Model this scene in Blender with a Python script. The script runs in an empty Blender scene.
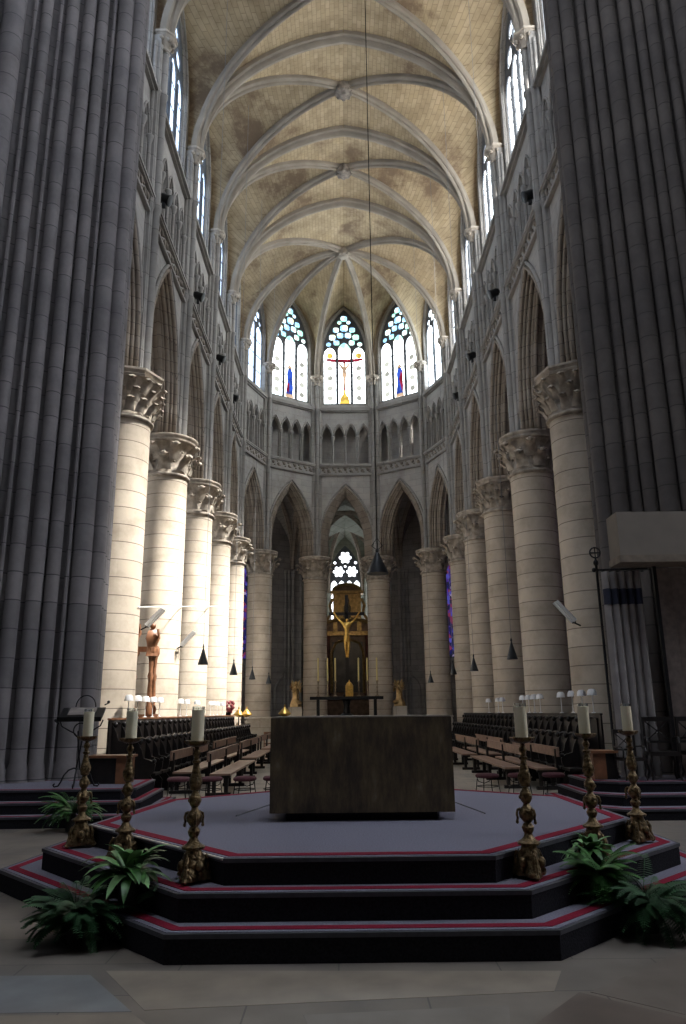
import bpy, math, random
from math import sin, cos, pi, sqrt, radians, atan2, hypot
from mathutils import Vector, Matrix
random.seed(7)
SC = bpy.context.scene
COL = SC.collection
I4 = Matrix.Identity(4)

# ------------------------------------------------------------------ mesh builder
class MB:
    def __init__(s): s.v=[]; s.f=[]; s.sm=[]
    def add(s, vs, fs, M=None, smooth=False):
        o=len(s.v)
        s.v += [tuple(M @ Vector(p)) for p in vs] if M is not None else [tuple(p) for p in vs]
        for f in fs: s.f.append(tuple(i+o for i in f)); s.sm.append(smooth)
        return s
    def box(s, x0,x1,y0,y1,z0,z1, M=None):
        vs=[(x0,y0,z0),(x1,y0,z0),(x1,y1,z0),(x0,y1,z0),(x0,y0,z1),(x1,y0,z1),(x1,y1,z1),(x0,y1,z1)]
        return s.add(vs,[(0,3,2,1),(4,5,6,7),(0,1,5,4),(1,2,6,5),(2,3,7,6),(3,0,4,7)],M)
    def cbox(s, c, d, rz=0, M=None):
        T=Matrix.Translation(c)@Matrix.Rotation(rz,4,'Z')
        if M is not None: T=M@T
        return s.box(-d[0]/2,d[0]/2,-d[1]/2,d[1]/2,-d[2]/2,d[2]/2,T)
    def lathe(s, prof, n=16, c=(0,0,0), M=None, smooth=True, sq=None, ph=0):
        vs=[];fs=[]
        for r,z in prof:
            for i in range(n):
                a=2*pi*(i+ph)/n
                k = sq(a,z) if sq else 1
                vs.append((c[0]+r*k*cos(a),c[1]+r*k*sin(a),c[2]+z))
        m=len(prof)
        for j in range(m-1):
            for i in range(n):
                fs.append((j*n+i,j*n+(i+1)%n,(j+1)*n+(i+1)%n,(j+1)*n+i))
        fs.append(tuple(range(n-1,-1,-1))); fs.append(tuple((m-1)*n+i for i in range(n)))
        return s.add(vs,fs,M,smooth)
    def cyl(s,p0,p1,r0,r1=None,n=8,smooth=True):
        r1=r0 if r1 is None else r1
        a=Vector(p0);b=Vector(p1);d=b-a
        q=d.to_track_quat('Z','Y').to_matrix().to_4x4()
        return s.lathe([(r0,0),(r1,d.length)],n,M=Matrix.Translation(a)@q,smooth=smooth)
    def tube(s, pts, r, n=6, closed=False, smooth=True, rr=None):
        P=[Vector(p) for p in pts]; m=len(P); vs=[];fs=[]
        prev=None
        for i in range(m):
            if closed: t=P[(i+1)%m]-P[i-1]
            else: t=P[min(i+1,m-1)]-P[max(i-1,0)]
            t.normalize()
            if prev is None:
                x=Vector((0,0,1)).cross(t)
                if x.length<1e-3: x=Vector((1,0,0)).cross(t)
            else: x=prev-t*prev.dot(t)
            x.normalize(); prev=x; y=t.cross(x)
            ri = rr[i] if rr else r
            for k in range(n):
                a=2*pi*k/n; vs.append(P[i]+x*cos(a)*ri+y*sin(a)*ri)
        L=m if closed else m-1
        for i in range(L):
            j=(i+1)%m
            for k in range(n): fs.append((i*n+k,i*n+(k+1)%n,j*n+(k+1)%n,j*n+k))
        if not closed: fs.append(tuple(range(n-1,-1,-1))); fs.append(tuple((m-1)*n+k for k in range(n)))
        return s.add(vs,fs,None,smooth)
    def sweep(s, pts, prof, ups, smooth=False):
        # prof list of (a,b): a sideways, b along up
        P=[Vector(p) for p in pts]; m=len(P); n=len(prof); vs=[];fs=[]
        for i in range(m):
            t=(P[min(i+1,m-1)]-P[max(i-1,0)]).normalized()
            u=Vector(ups[i]) if isinstance(ups,list) else Vector(ups)
            x=t.cross(u).normalized(); y=x.cross(t).normalized()
            for a,b in prof: vs.append(P[i]+x*a+y*b)
        for i in range(m-1):
            for k in range(n): fs.append((i*n+k,i*n+(k+1)%n,(i+1)*n+(k+1)%n,(i+1)*n+k))
        fs.append(tuple(range(n-1,-1,-1))); fs.append(tuple((m-1)*n+k for k in range(n)))
        return s.add(vs,fs,None,smooth)
    def ball(s,c,r,n=10,sc=(1,1,1),M=None):
        m=max(4,n//2+1)
        pr=[(max(1e-4,r*sin(pi*j/m)),-r*cos(pi*j/m)) for j in range(m+1)]
        T=Matrix.Translation(c)@Matrix.Diagonal((*sc,1))
        if M is not None: T=M@T
        return s.lathe(pr,n,M=T)
    def prism(s, poly, z0, z1, M=None):
        n=len(poly)
        vs=[(x,y,z0) for x,y in poly]+[(x,y,z1) for x,y in poly]
        fs=[tuple(range(n-1,-1,-1)),tuple(range(n,2*n))]+[(i,(i+1)%n,n+(i+1)%n,n+i) for i in range(n)]
        return s.add(vs,fs,M)
    def mesh(s,name,mat):
        me=bpy.data.meshes.new(name); me.from_pydata(s.v,[],s.f)
        me.polygons.foreach_set('use_smooth',s.sm)
        if mat: me.materials.append(mat)
        me.update(); return me
    def build(s,name,mat,parent=None,loc=None,auto=None):
        me=s.mesh(name,mat)
        if any(s.sm): 
            try: me.set_sharp_from_angle(angle=radians(auto or 40))
            except Exception: pass
        return link(name,me,parent,loc)

def link(name,data,parent=None,loc=None,M=None):
    o=bpy.data.objects.new(name,data); COL.objects.link(o)
    if parent: o.parent=parent
    if loc: o.location=loc
    if M is not None: o.matrix_local=M
    return o
def tag(o,label=None,cat=None,group=None,kind=None):
    if label: o['label']=label
    if cat: o['category']=cat
    if group: o['group']=group
    if kind: o['kind']=kind
    return o
def thing(name,label,cat,loc=(0,0,0),rz=0,group=None,kind=None):
    o=link(name,None); o.location=loc; o.rotation_euler=(0,0,rz); o.empty_display_size=.1
    return tag(o,label,cat,group,kind)
def children(o): return [c for c in bpy.data.objects if c.parent==o]
KID={}
def dup(root,loc,rz=None,label=None,group=None,scale=None):
    def kids(o):
        if o.name not in KID: KID[o.name]=children(o)
        return KID[o.name]
    r=root.copy(); COL.objects.link(r); r.location=loc
    if rz is not None: r.rotation_euler=(0,0,rz)
    if scale: r.scale=(scale,)*3
    if label: r['label']=label
    if group: r['group']=group
    def rec(a,b):
        for ch in kids(a):
            c=ch.copy(); COL.objects.link(c); c.parent=b; rec(ch,c)
    rec(root,r)
    return r

def plate(outline, holes, v0, v1, mb=None, curve_holes=True):
    """flat plate in the u-z plane with holes, thickness v0..v1, returned in an MB (local x=u, y=v, z=z)"""
    cu=bpy.data.curves.new('tmp','CURVE'); cu.dimensions='2D'; cu.fill_mode='BOTH'; cu.extrude=(v1-v0)/2
    for pl in [outline]+list(holes):
        sp=cu.splines.new('POLY'); sp.points.add(len(pl)-1)
        for i,(x,y) in enumerate(pl): sp.points[i].co=(x,y,0,1)
        sp.use_cyclic_u=True
    ob=bpy.data.objects.new('tmp',cu); COL.objects.link(ob)
    dg=bpy.context.evaluated_depsgraph_get()
    me=bpy.data.meshes.new_from_object(ob.evaluated_get(dg))
    vm=(v0+v1)/2
    vs=[(p.co.x, vm-p.co.z, p.co.y) for p in me.vertices]
    fs=[tuple(p.vertices) for p in me.polygons]
    bpy.data.objects.remove(ob); bpy.data.curves.remove(cu); bpy.data.meshes.remove(me)
    mb=mb or MB(); mb.add(vs,fs); return mb

# ------------------------------------------------------------------ materials
def new_mat(name):
    m=bpy.data.materials.new(name); m.use_nodes=True; nt=m.node_tree
    return m,nt,nt.nodes['Principled BSDF']
def N(nt,t,**kw):
    n=nt.nodes.new(t)
    for k,v in kw.items():
        if hasattr(n,k): setattr(n,k,v)
        else: n.inputs[k].default_value=v
    return n
def ramp(nt,stops):
    r=nt.nodes.new('ShaderNodeValToRGB'); e=r.color_ramp.elements
    while len(e)<len(stops): e.new(.5)
    for i,(p,c) in enumerate(stops): e[i].position=p; e[i].color=(*c,1)
    return r
def L(nt,a,b): nt.links.new(a,b)
def mat(name,c,rough=.6,metal=0,var=.25,scale=6,bump=0,coat=0,spec=None):
    m,nt,b=new_mat(name)
    b.inputs['Roughness'].default_value=rough; b.inputs['Metallic'].default_value=metal
    if spec is not None: b.inputs['Specular IOR Level'].default_value=spec
    tc=N(nt,'ShaderNodeTexCoord'); no=N(nt,'ShaderNodeTexNoise'); no.inputs['Scale'].default_value=scale; no.inputs['Detail'].default_value=5
    L(nt,tc.outputs['Object'],no.inputs['Vector'])
    r=ramp(nt,[(.3,tuple(x*(1-var) for x in c)),(.7,tuple(min(1,x*(1+var)) for x in c))])
    L(nt,no.outputs['Fac'],r.inputs['Fac']); L(nt,r.outputs['Color'],b.inputs['Base Color'])
    if bump:
        bp=N(nt,'ShaderNodeBump'); bp.inputs['Strength'].default_value=bump; bp.inputs['Distance'].default_value=.02
        L(nt,no.outputs['Fac'],bp.inputs['Height']); L(nt,bp.outputs['Normal'],b.inputs['Normal'])
    return m
def masonry(name,c1,c2,mortar,mode='wall',bw=.7,bh=.36,ms=.012,patch=None,rough=.85):
    """coursed limestone. mode wall: (x+y, z) world; column: (angle, z); vault: (x*k, y)"""
    m,nt,b=new_mat(name); b.inputs['Roughness'].default_value=rough
    b.inputs['Specular IOR Level'].default_value=.25
    tc=N(nt,'ShaderNodeTexCoord'); se=N(nt,'ShaderNodeSeparateXYZ'); co=N(nt,'ShaderNodeCombineXYZ')
    L(nt,tc.outputs['Object'],se.inputs[0])
    def math_(op,a,bb=None,v=None):
        n=nt.nodes.new('ShaderNodeMath'); n.operation=op; L(nt,a,n.inputs[0])
        if bb is not None: L(nt,bb,n.inputs[1])
        if v is not None: n.inputs[1].default_value=v
        return n.outputs[0]
    if mode=='wall':
        L(nt,math_('ADD',se.outputs['X'],se.outputs['Y']),co.inputs['X']); L(nt,se.outputs['Z'],co.inputs['Y'])
    elif mode=='column':
        a=math_('ARCTAN2',se.outputs['Y'],se.outputs['X']); L(nt,math_('MULTIPLY',a,v=.7),co.inputs['X']); L(nt,se.outputs['Z'],co.inputs['Y'])
    else:
        zz=math_('SUBTRACT',se.outputs['Z'],v=20.5); aa=math_('ARCTAN2',se.outputs['X'],zz); L(nt,math_('MULTIPLY',aa,v=6.5),co.inputs['Y']); L(nt,se.outputs['Y'],co.inputs['X'])
    br=N(nt,'ShaderNodeTexBrick'); br.inputs['Scale'].default_value=1
    br.inputs['Brick Width'].default_value=bw; br.inputs['Row Height'].default_value=bh; br.inputs['Mortar Size'].default_value=ms
    br.inputs['Mortar Smooth'].default_value=.2; br.inputs['Bias'].default_value=0
    br.inputs['Color1'].default_value=(*c1,1); br.inputs['Color2'].default_value=(*c2,1); br.inputs['Mortar'].default_value=(*mortar,1)
    L(nt,co.outputs[0],br.inputs['Vector'])
    no=N(nt,'ShaderNodeTexNoise'); no.inputs['Scale'].default_value=1.1; no.inputs['Detail'].default_value=8; no.inputs['Roughness'].default_value=.65
    L(nt,tc.outputs['Object'],no.inputs['Vector'])
    r=ramp(nt,[(.3,(.72,.70,.68)),(.55,(1,1,1)),(.8,(1.12,1.1,1.05))]); L(nt,no.outputs['Fac'],r.inputs['Fac'])
    mx=N(nt,'ShaderNodeMix',data_type='RGBA',blend_type='MULTIPLY'); mx.inputs[0].default_value=1
    L(nt,br.outputs['Color'],mx.inputs[6]); L(nt,r.outputs['Color'],mx.inputs[7])
    out=mx.outputs[2]
    if patch:
        # real stains: damp and soot patches with their own outline
        n2=N(nt,'ShaderNodeTexNoise'); n2.inputs['Scale'].default_value=patch[0]; n2.inputs['Detail'].default_value=7; n2.inputs['Roughness'].default_value=.7
        L(nt,tc.outputs['Object'],n2.inputs['Vector'])
        r2=ramp(nt,[(patch[1],(0,0,0)),(patch[2],(1,1,1))]); L(nt,n2.outputs['Fac'],r2.inputs['Fac'])
        m2=N(nt,'ShaderNodeMix',data_type='RGBA'); L(nt,r2.outputs['Color'],m2.inputs[0]); L(nt,out,m2.inputs[6]); m2.inputs[7].default_value=(*patch[3],1)
        out=m2.outputs[2]
    L(nt,out,b.inputs['Base Color'])
    bp=N(nt,'ShaderNodeBump'); bp.inputs['Strength'].default_value=.5; bp.inputs['Distance'].default_value=.02
    iv=math_('SUBTRACT',br.outputs['Fac'],v=0); 
    n_=nt.nodes.new('ShaderNodeMath'); n_.operation='MULTIPLY_ADD'; L(nt,br.outputs['Fac'],n_.inputs[0]); n_.inputs[1].default_value=-1; L(nt,no.outputs['Fac'],n_.inputs[2])
    L(nt,n_.outputs[0],bp.inputs['Height']); L(nt,bp.outputs['Normal'],b.inputs['Normal'])
    return m

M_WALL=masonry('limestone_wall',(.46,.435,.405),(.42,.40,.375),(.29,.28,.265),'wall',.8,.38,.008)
M_COL=masonry('limestone_column',(.57,.49,.39),(.50,.425,.335),(.2,.165,.13),'column',60,.46,.012)
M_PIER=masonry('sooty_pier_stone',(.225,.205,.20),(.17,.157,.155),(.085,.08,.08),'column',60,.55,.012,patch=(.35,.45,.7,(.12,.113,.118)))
M_PIER_SHADED=masonry('shaded_sooty_pier_stone',(.145,.125,.112),(.115,.10,.092),(.06,.055,.05),'column',60,.55,.012,patch=(.35,.45,.7,(.08,.072,.07)))  # darker copy of the pier stone, right pier's shade put into the colour
M_MOULD=masonry('weathered_moulding',(.37,.315,.26),(.31,.26,.21),(.17,.14,.12),'wall',.7,.36,.01)
M_RIB=mat('rib_stone',(.34,.295,.24),.85,0,.18,1.2,spec=.25)
M_SHAFT=masonry('shaft_stone',(.38,.36,.335),(.32,.305,.285),(.2,.19,.18),'wall',3,.8,.012)
M_VAULT=masonry('vault_web_stone',(.53,.42,.27),(.45,.35,.215),(.34,.26,.16),'vault',.34,.15,.010,patch=(.30,.52,.63,(.215,.15,.095)))
M_CAP=mat('carved_capital_stone',(.42,.365,.30),.85,0,.4,4,.7,spec=.25)
M_CARVE=mat('carved_frieze_stone',(.26,.225,.19),.9,0,.45,5,.5,spec=.2)
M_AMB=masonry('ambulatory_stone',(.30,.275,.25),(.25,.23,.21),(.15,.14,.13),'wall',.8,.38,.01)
M_CHAPEL=masonry('chapel_stone',(.33,.34,.29),(.28,.3,.25),(.18,.18,.15),'wall',.8,.38,.01)
M_TRAC=mat('dark_tracery_stone',(.10,.11,.125),.8,0,.2,3)
M_BRASS=mat('aged_gilt_brass',(.155,.105,.05),.33,.85,.75,30,.9)
M_GOLD=mat('gold_leaf',(.85,.52,.13),.35,.8,.2,8)
M_WAX=mat('ivory_wax',(.85,.77,.54),.5,0,.04,4)
M_YWAX=mat('yellow_wax',(.72,.6,.25),.5,0,.05,4)
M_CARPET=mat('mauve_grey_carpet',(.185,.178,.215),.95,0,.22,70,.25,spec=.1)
M_RISER=mat('shaded_carpet',(.017,.016,.019),.95,0,.3,60,.3,spec=.1)  # same carpet on the risers, their shade painted into the colour
M_RED=mat('crimson_carpet_border',(.20,.013,.03),.9,0,.2,60,.2,spec=.1)
M_NOSE=mat('worn_carpet_edge',(.05,.05,.058),.6,0,.2,20)
M_TRIM=mat('pale_metal_nosing',(.72,.70,.68),.35,.6,.1,5)
M_DARKWOOD=mat('black_oak',(.013,.010,.009),.42,0,.4,9,.1)
M_BENCH=mat('brown_bench_wood',(.30,.19,.135),.45,0,.3,7,.1)
M_WOOD=mat('warm_oak',(.24,.105,.05),.45,0,.3,7,.1)
M_IRON=mat('black_wrought_iron',(.014,.014,.015),.45,.5,.3,20)
M_CONE=mat('dark_enamel',(.03,.033,.035),.4,.2,.2,10)
M_CUSH=mat('maroon_cushion',(.09,.022,.032),.8,0,.2,20)
M_SHADE=mat('white_lamp_shade',(.85,.85,.85),.6,0,.02,4)
M_CABLE=mat('matt_black_cable',(.006,.006,.006),1,0,.1,5,spec=0)
M_FLOOD=mat('pale_metal_case',(.9,.9,.88),.4,.2,.05,5)
M_WIRE=mat('pale_cable',(.22,.22,.22),.5,0,.05,4)
M_CANVAS=mat('beige_canvas',(.235,.205,.17),.9,0,.06,3,.1,spec=.1)
M_CURT=mat('grey_curtain',(.34,.315,.30),.9,0,.15,4,.1,spec=.1)
M_BAND=mat('dark_blue_band',(.03,.035,.06),.9,0,.2,4)
M_PANEL=mat('brown_beige_hanging',(.25,.205,.18),.95,0,.2,9,.2,spec=.1)
M_LEAF=mat('green_leaf',(.055,.15,.035),.45,0,.45,14)
M_LEAF2=mat('pale_green_leaf',(.17,.33,.12),.45,0,.4,9)
M_FERN=mat('dark_fern_leaf',(.03,.085,.03),.55,0,.5,14)
M_POT=mat('dark_plant_pot',(.02,.018,.016),.7,0,.3,10)
M_RET=mat('dark_walnut_altarpiece',(.17,.10,.065),.5,0,.4,3,.3)
M_RETG=mat('dull_gilding',(.42,.28,.12),.45,.6,.4,5,.3)
M_MARBLE=mat('dark_red_marble',(.12,.04,.035),.35,0,.4,4)
M_STATUE=mat('dark_bronze',(.28,.22,.15),.45,.5,.4,6,.3)
M_REDFL=mat('red_flowers',(.32,.07,.08),.7,0,.4,30)

def altar_mat():
    m,nt,b=new_mat('mottled_bronze_altar'); b.inputs['Roughness'].default_value=.6; b.inputs['Metallic'].default_value=.25
    tc=N(nt,'ShaderNodeTexCoord'); mp=N(nt,'ShaderNodeMapping'); mp.inputs['Scale'].default_value=(9,9,2.2)
    L(nt,tc.outputs['Object'],mp.inputs['Vector'])
    n1=N(nt,'ShaderNodeTexNoise'); n1.inputs['Scale'].default_value=1.3; n1.inputs['Detail'].default_value=9; n1.inputs['Roughness'].default_value=.7
    L(nt,mp.outputs[0],n1.inputs['Vector'])
    n2=N(nt,'ShaderNodeTexNoise'); n2.inputs['Scale'].default_value=2.2; n2.inputs['Detail'].default_value=5
    L(nt,tc.outputs['Object'],n2.inputs['Vector'])
    r=ramp(nt,[(.33,(.03,.022,.017)),(.47,(.085,.062,.038)),(.6,(.165,.12,.06)),(.74,(.28,.23,.16))])
    ad=nt.nodes.new('ShaderNodeMath'); ad.operation='MULTIPLY_ADD'; L(nt,n1.outputs['Fac'],ad.inputs[0]); ad.inputs[1].default_value=.6
    mu=nt.nodes.new('ShaderNodeMath'); mu.operation='MULTIPLY'; L(nt,n2.outputs['Fac'],mu.inputs[0]); mu.inputs[1].default_value=.42
    L(nt,mu.outputs[0],ad.inputs[2]); L(nt,ad.outputs[0],r.inputs['Fac']); L(nt,r.outputs['Color'],b.inputs['Base Color'])
    bp=N(nt,'ShaderNodeBump'); bp.inputs['Strength'].default_value=.4; bp.inputs['Distance'].default_value=.02
    L(nt,n1.outputs['Fac'],bp.inputs['Height']); L(nt,bp.outputs['Normal'],b.inputs['Normal'])
    return m
M_ALTAR=altar_mat()

def floor_mat(name,cols,w,h,rot,off=(0,0)):
    m,nt,b=new_mat(name); b.inputs['Roughness'].default_value=.42; b.inputs['Specular IOR Level'].default_value=.35
    tc=N(nt,'ShaderNodeTexCoord'); mp=N(nt,'ShaderNodeMapping'); mp.inputs['Rotation'].default_value=(0,0,rot); mp.inputs['Location'].default_value=(*off,0)
    L(nt,tc.outputs['Object'],mp.inputs['Vector'])
    br=N(nt,'ShaderNodeTexBrick'); br.inputs['Scale'].default_value=1; br.inputs['Brick Width'].default_value=w; br.inputs['Row Height'].default_value=h
    br.inputs['Mortar Size'].default_value=.006; br.inputs['Color1'].default_value=(*cols[0],1); br.inputs['Color2'].default_value=(*cols[1],1); br.inputs['Mortar'].default_value=(*cols[2],1)
    L(nt,mp.outputs[0],br.inputs['Vector'])
    no=N(nt,'ShaderNodeTexNoise'); no.inputs['Scale'].default_value=1.7; no.inputs['Detail'].default_value=7; L(nt,tc.outputs['Object'],no.inputs['Vector'])
    r=ramp(nt,[(.3,(.7,.7,.7)),(.7,(1.15,1.12,1.08))]); L(nt,no.outputs['Fac'],r.inputs['Fac'])
    mx=N(nt,'ShaderNodeMix',data_type='RGBA',blend_type='MULTIPLY'); mx.inputs[0].default_value=1
    L(nt,br.outputs['Color'],mx.inputs[6]); L(nt,r.outputs['Color'],mx.inputs[7]); L(nt,mx.outputs[2],b.inputs['Base Color'])
    return m
M_FLOOR=floor_mat('worn_marble_floor',((.235,.20,.165),(.19,.17,.15),(.11,.1,.09)),1.1,.62,0,(.3,.25))
M_CHOIR=floor_mat('choir_stone_floor',((.42,.38,.32),(.36,.33,.28),(.2,.18,.15)),.6,.6,0)

def glass_mat(name,col,strength,transp=.0,pat=None):
    m,nt,b=new_mat(name); nt.nodes.remove(b)
    out=nt.nodes['Material Output']; em=N(nt,'ShaderNodeEmission'); em.inputs['Strength'].default_value=strength
    tc=N(nt,'ShaderNodeTexCoord')
    if pat:
        vo=N(nt,'ShaderNodeTexVoronoi'); vo.inputs['Scale'].default_value=pat[0]; L(nt,tc.outputs['Object'],vo.inputs['Vector'])
        hs=nt.nodes.new('ShaderNodeSeparateColor'); L(nt,vo.outputs['Color'],hs.inputs[0])
        r=ramp(nt,pat[1]); r.color_ramp.interpolation='CONSTANT'; L(nt,hs.outputs[0],r.inputs['Fac']); L(nt,r.outputs['Color'],em.inputs['Color'])
    else: 
        br=N(nt,'ShaderNodeTexBrick'); br.inputs['Scale'].default_value=1; br.inputs['Brick Width'].default_value=.30; br.inputs['Row Height'].default_value=.5; br.inputs['Mortar Size'].default_value=.018
        c=col; br.inputs['Color1'].default_value=(*c,1); br.inputs['Color2'].default_value=(c[0]*.9,c[1]*.93,c[2]*.97,1); br.inputs['Mortar'].default_value=(c[0]*.35,c[1]*.38,c[2]*.4,1)
        se=N(nt,'ShaderNodeSeparateXYZ'); co=N(nt,'ShaderNodeCombineXYZ'); L(nt,tc.outputs['Object'],se.inputs[0]); L(nt,se.outputs['X'],co.inputs['X']); L(nt,se.outputs['Z'],co.inputs['Y'])
        L(nt,co.outputs[0],br.inputs['Vector']); L(nt,br.outputs['Color'],em.inputs['Color'])
    if transp>0:
        tr=N(nt,'ShaderNodeBsdfTransparent'); mx=N(nt,'ShaderNodeMixShader'); mx.inputs[0].default_value=transp
        L(nt,em.outputs[0],mx.inputs[1]); L(nt,tr.outputs[0],mx.inputs[2]); L(nt,mx.outputs[0],out.inputs['Surface'])
    else: L(nt,em.outputs[0],out.inputs['Surface'])
    return m
GS=7.0
M_GLASS=glass_mat('daylit_pale_glass',(.86,.95,1.0),GS*1.25)
M_GLASSR=glass_mat('sunlit_clerestory_glass',(.95,.98,1.0),GS*1.5,.55)
M_GLASSL=glass_mat('cool_clerestory_glass',(.62,.75,.95),GS*.4)
M_GLASSA=glass_mat('apse_pale_glass',(.93,.98,.97),GS*1.0)
M_AISLE=glass_mat('aisle_window_glass',(.95,.96,1.0),3.5)
M_PURPLE=glass_mat('dark_violet_stained_glass',None,.55,0,(4.5,[(0,(.02,.02,.12)),(.3,(.10,.05,.35)),(.5,(.02,.02,.05)),(.65,(.3,.05,.12)),(.8,(.12,.12,.6)),(.93,(.5,.4,.6))]))
M_TRGL=glass_mat('tracery_coloured_glass',None,2.3,0,(3.2,[(0,(.35,.75,.62)),(.25,(.85,1,.95)),(.5,(.25,.5,.75)),(.7,(.95,.95,.6)),(.85,(.6,.85,1))]))
def flat_em(name,c,s): return glass_mat(name,None,s,0,(3.0,[(0,c),(.5,tuple(x*.6 for x in c))]))
M_BLUEG=flat_em('blue_stained_glass',(.04,.1,.55),1.2)
M_REDG=flat_em('crimson_stained_glass',(.4,.03,.06),1.0)
M_GOLDG=flat_em('golden_stained_glass',(.9,.6,.12),1.3)
M_FLESH=flat_em('tan_stained_glass',(.65,.45,.3),1.2)
M_MEDAL=flat_em('grey_medallion_glass',(.55,.56,.50),1.3)

# ------------------------------------------------------------------ plan
BAY=5.08; Y5=39.76; WC=6.22; AK=.919
YS=[15.6]+[Y5-(5-i)*BAY for i in range(1,6)]
def apse(r,k): return (r*cos(radians(36*k)), Y5+AK*r*sin(radians(36*k)))
def ring(r):
    Lp=[(-r,y) for y in YS]
    A=[(-apse(r,1)[0],apse(r,1)[1]),(-apse(r,2)[0],apse(r,2)[1]),apse(r,2),apse(r,1)]
    Rp=[(r,y) for y in reversed(YS)]
    return Lp+A+Rp
NODES=ring(WC)             # 16 nodes: 0-5 left, 6-9 apse, 10-15 right
SPR=ring(5.70)             # springers of the vault
Z_CAP=10.75; Z_FB=16.0; Z_FT=16.65; Z_ST=20.3; Z_SP=22.55; Z_V=28.05
SILL=20.85; W_SPR=24.6; W_AP=27.75

def arch(hw,zs,ap,n=12,z0=None):
    """pointed arch outline from (-hw,z0) up over to (hw,z0)"""
    r=ap-zs; R=(hw*hw+r*r)/(2*hw); am=atan2(r,R-hw)
    left=[]
    for i in range(n+1):
        a=am*i/n; left.append((-hw+R-R*cos(a), zs+R*sin(a)))
    right=[(-x,z) for x,z in reversed(left[:-1])]
    pts=left+right
    if z0 is not None and z0<zs-1e-4: pts=[(-hw,z0)]+pts+[(hw,z0)]
    return pts
def lancet(u,hw,z0,zs,ap,n=5):
    return [(u+x,z) for x,z in arch(hw,zs,ap,n,z0)]
def lobed(u,z,r,k=4,n=32,ph=pi/4,d=.28):
    return [(u+r*(1-d+d*abs(cos(k/2*(2*pi*i/n-ph))))*cos(2*pi*i/n), z+r*(1-d+d*abs(cos(k/2*(2*pi*i/n-ph))))*sin(2*pi*i/n)) for i in range(n)]
def circ(u,z,r,n=14): return [(u+r*cos(2*pi*i/n),z+r*sin(2*pi*i/n)) for i in range(n)]

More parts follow.
